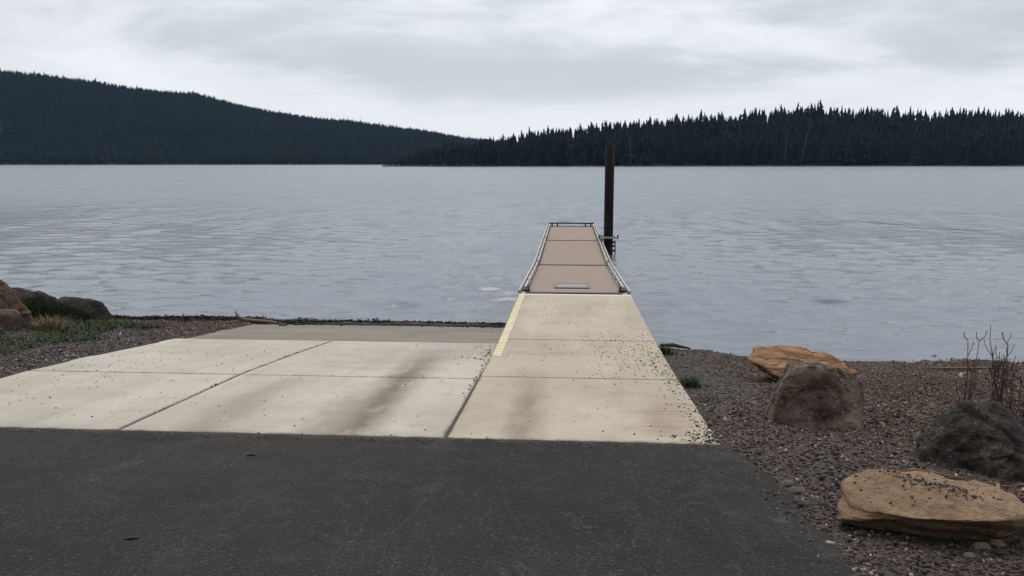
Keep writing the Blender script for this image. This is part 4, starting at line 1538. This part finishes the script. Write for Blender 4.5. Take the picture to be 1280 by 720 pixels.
log('leaf_scrap', 'dark crumpled leaf scrap on the asphalt close to the ramp',
    [(p5[0] - 0.03, p5[1], ramp_z(p5[1]) + 0.004), (p5[0], p5[1] + 0.01, ramp_z(p5[1]) + 0.008), (p5[0] + 0.03, p5[1] - 0.005, ramp_z(p5[1]) + 0.004)], [0.003, 0.008, 0.003], M['darkwood'], 'leaf', 6)


# ------------------------------------------------------------------ plants
def blades(P, H, W, lean, colr, seed):
    """curved three-segment blades"""
    r = np.random.default_rng(seed)
    n = len(P)
    a = r.uniform(0, 6.28, n)
    d = np.stack([np.cos(a), np.sin(a)], -1)
    side = np.stack([-d[:, 1], d[:, 0]], -1)
    V = np.zeros((n, 7, 3))
    for k, (u, wq) in enumerate(((0, 1.0), (0.45, 0.85), (0.8, 0.5))):
        off = d * (lean * H * u * u)[:, None]
        for q, sg in enumerate((-1, 1)):
            V[:, 2 * k + q, :2] = P[:, :2] + off + side * (sg * W * wq * 0.5)[:, None]
            V[:, 2 * k + q, 2] = P[:, 2] + H * u * (1 - 0.25 * lean * u)
    V[:, 6, :2] = P[:, :2] + d * (lean * H)[:, None]
    V[:, 6, 2] = P[:, 2] + H * (1 - 0.25 * lean)
    T = np.array([(0, 1, 3), (0, 3, 2), (2, 3, 5), (2, 5, 4), (4, 5, 6)])
    F = (T[None] + (np.arange(n) * 7)[:, None, None]).reshape(-1, 3)
    C = np.repeat(colr[:, None, :], 7, 1).reshape(-1, 3)
    return V.reshape(-1, 3), F, C


def tuft(label, x, y, zb, n, rad, h, col0, seed, lean=0.5, wd=0.006, group='grass tufts'):
    r = np.random.default_rng(seed)
    P = np.stack([r.normal(0, rad * 0.5, n), r.normal(0, rad * 0.5, n), np.full(n, -0.02)], -1)
    H = h * r.uniform(0.5, 1.1, n) * np.exp(-(np.hypot(P[:, 0], P[:, 1]) / rad) ** 2 * 0.5)
    C = np.array(col0) * r.uniform(0.55, 1.5, (n, 1)) * np.array([1, 1, 1])
    V, F, C = blades(P, H, np.full(n, wd) * r.uniform(0.7, 1.3, n), r.uniform(0.2, 1.0, n) * lean * 2, C, seed)
    o = np_mesh('grass_tuft', V, F, M['blades'], col=C)
    o.location = (x, y, zb)
    tag(o, label, 'grass tuft', group)
    return o


green = (0.034, 0.062, 0.018)
x, y = at_h(860, 484, 0.72)
tuft('bushy green grass tuft growing against the right walkway edge', x + 0.02, y, gz(x + .02, y), 420, 0.13, 0.15, green, 1, 0.5, 0.006)
x, y = at_h(876, 500, 0.76)
tuft('thin low green grass patch by the walkway nearer the camera', x + 0.03, y - 0.1, gz(x + .03, y - .1), 110, 0.16, 0.07, green, 2, 0.5, 0.005)
x, y = at_h(828, 436, 0.28)
tuft('green weed clump beside the walkway close to the lake', x + 0.02, y, gz(x + .02, y), 260, 0.15, 0.22, green, 3, 0.5, 0.006)
x, y = at_h(608, 549, 0.885)
tuft('tiny green weed growing in the joint between asphalt and concrete', x, 5.095, 0.885, 46, 0.035, 0.05, (0.04, 0.07, 0.02), 4, 0.7, 0.005)
x, y = at_h(62, 424, 0.42)
tuft('dry straw coloured grass tussock on the left bank', x, y, gz(x, y), 600, 0.22, 0.30, (0.17, 0.115, 0.058), 5, 0.75, 0.006)
x, y = at_h(1010, 474, 0.6)
tuft('thin grass in the shade under the orange slab', x - 0.38, y - 0.1, gz(x - .38, y - .1), 170, 0.15, 0.10, (0.022, 0.034, 0.014), 6, 0.6, 0.005)
x, y = at_h(1160, 495, 0.62)
tuft('sparse green grass patch on the gravel between grey boulder and shrubs', x, y, gz(x, y), 170, 0.24, 0.06, (0.045, 0.066, 0.022), 7, 0.5, 0.005)
x, y = at_h(1092, 500, 0.66)
tuft('short green grass beside the right side of the grey boulder', x + 0.12, y, gz(x + .12, y), 130, 0.20, 0.06, (0.045, 0.066, 0.022), 8, 0.5, 0.005)

# weeds covering the left bank below the boulders
n = 20000
X, Y = r.uniform(-8.4, -5.5, n), r.uniform(7.6, 11.4, n)
edge = -5.85 - 0.35 * (10.2 - Y) * 0.35 + 0.12 * np.sin(Y * 4)
dens = fbm(np.stack([X, Y, 0 * X], -1) * 1.6, 3, 77)
k = (X < edge - 0.55 * sstep(Y, 9.0, 10.6) + dens * 0.3) & (dens > -0.55)
X, Y = X[k], Y[k]
n = len(X)
Z = ground(X, Y)
H = r.uniform(0.03, 0.09, n) * (1 + 0.4 * np.clip(dens[k], -1, 1))
C = np.array([0.035, 0.062, 0.018]) * r.uniform(0.5, 1.6, (n, 1))
dry = r.uniform(0, 1, n) < 0.14
C[dry] = np.array([0.11, 0.08, 0.042]) * r.uniform(0.5, 1.2, (dry.sum(), 1))
V, F, C = blades(np.stack([X, Y, Z - 0.01], -1), H, r.uniform(0.005, 0.012, n), r.uniform(0.3, 1.2, n), C, 30)
wd = np_mesh('weeds', V, F, M['blades'], col=C)
tag(wd, 'low green weeds covering the left bank below the boulders', 'weeds', kind='stuff')
# long dark grass in front of the low dark boulders
n = 5200
cx, cy = c2w(-6.72, 11.45)
X, Y = cx + r.uniform(-0.55, 0.55, n), cy + r.normal(0, 0.13, n)
Z = ground(X, Y)
H = r.uniform(0.18, 0.42, n) * np.interp(X - cx, [-0.55, 0.2, 0.55], [0.95, 0.85, 0.45])
C = np.array([0.028, 0.046, 0.017]) * r.uniform(0.5, 1.5, (n, 1))
V, F, C = blades(np.stack([X, Y, Z - 0.01], -1), H, r.uniform(0.006, 0.012, n), r.uniform(0.1, 0.5, n), C, 31)
lg = np_mesh('tall_grass', V, F, M['blades'], col=C)
tag(lg, 'tall dark green grass in front of the dark boulders on the left bank', 'grass', kind='stuff')


def shrub(label, x, y, n, h, spread, seed):
    r = random.Random(seed)
    bm = bmesh.new()
    tw = bm
    for k in range(n):
        a = r.uniform(0, 6.28)
        hh = h * r.uniform(0.4, 1.0) if k else h
        rs = spread * r.uniform(0.2, 1.0) * (hh / h)
        pts = []
        for q in range(6):
            u = q / 5
            pts.append(Vector((math.cos(a) * (0.03 + rs * u ** 1.3) + r.uniform(-1, 1) * 0.012, math.sin(a) * (0.03 + rs * u ** 1.3) + r.uniform(-1, 1) * 0.012, hh * u)))
        add_tube(bm, pts, [0.0055 * (1 - 0.62 * q / 5) for q in range(6)], 6)
        for q in range(r.randint(3, 7)):
            i = r.randint(2, 5)
            b = pts[i]
            a2 = r.uniform(0, 6.28)
            ln = hh * r.uniform(0.06, 0.2)
            e = b + Vector((math.cos(a2) * ln * 0.6, math.sin(a2) * ln * 0.6, ln))
            add_tube(tw, [b, (b + e) / 2 + Vector((math.cos(a2), math.sin(a2), 0)) * 0.012, e], [0.0035, 0.003, 0.0018], 5)
            add_tube(tw, [e - Vector((0, 0, 0.006)), e + Vector((0, 0, 0.014))], [0.004, 0.002], 5)
    ob = bm_obj('bare_shrub', bm, M['twig'])
    ob.location = (x, y, gz(x, y) - 0.02)
    return tag(ob, label, 'shrub', 'leafless shrubs on the right bank')


x, y = at_h(1207, 512, 0.80)
shrub('sparse leafless shrub with one tall forked stem behind the basalt boulder', x, y, 6, 0.62, 0.13, 4)
x, y = at_h(1248, 490, 0.70)
shrub('tallest leafless shrub of upright branching twigs near the right edge', x, y, 10, 0.72, 0.17, 9)
x, y = at_h(1268, 542, 0.83)
shrub('dense leafless shrub at the right edge directly behind the basalt boulder', x, y, 13, 0.55, 0.20, 12)
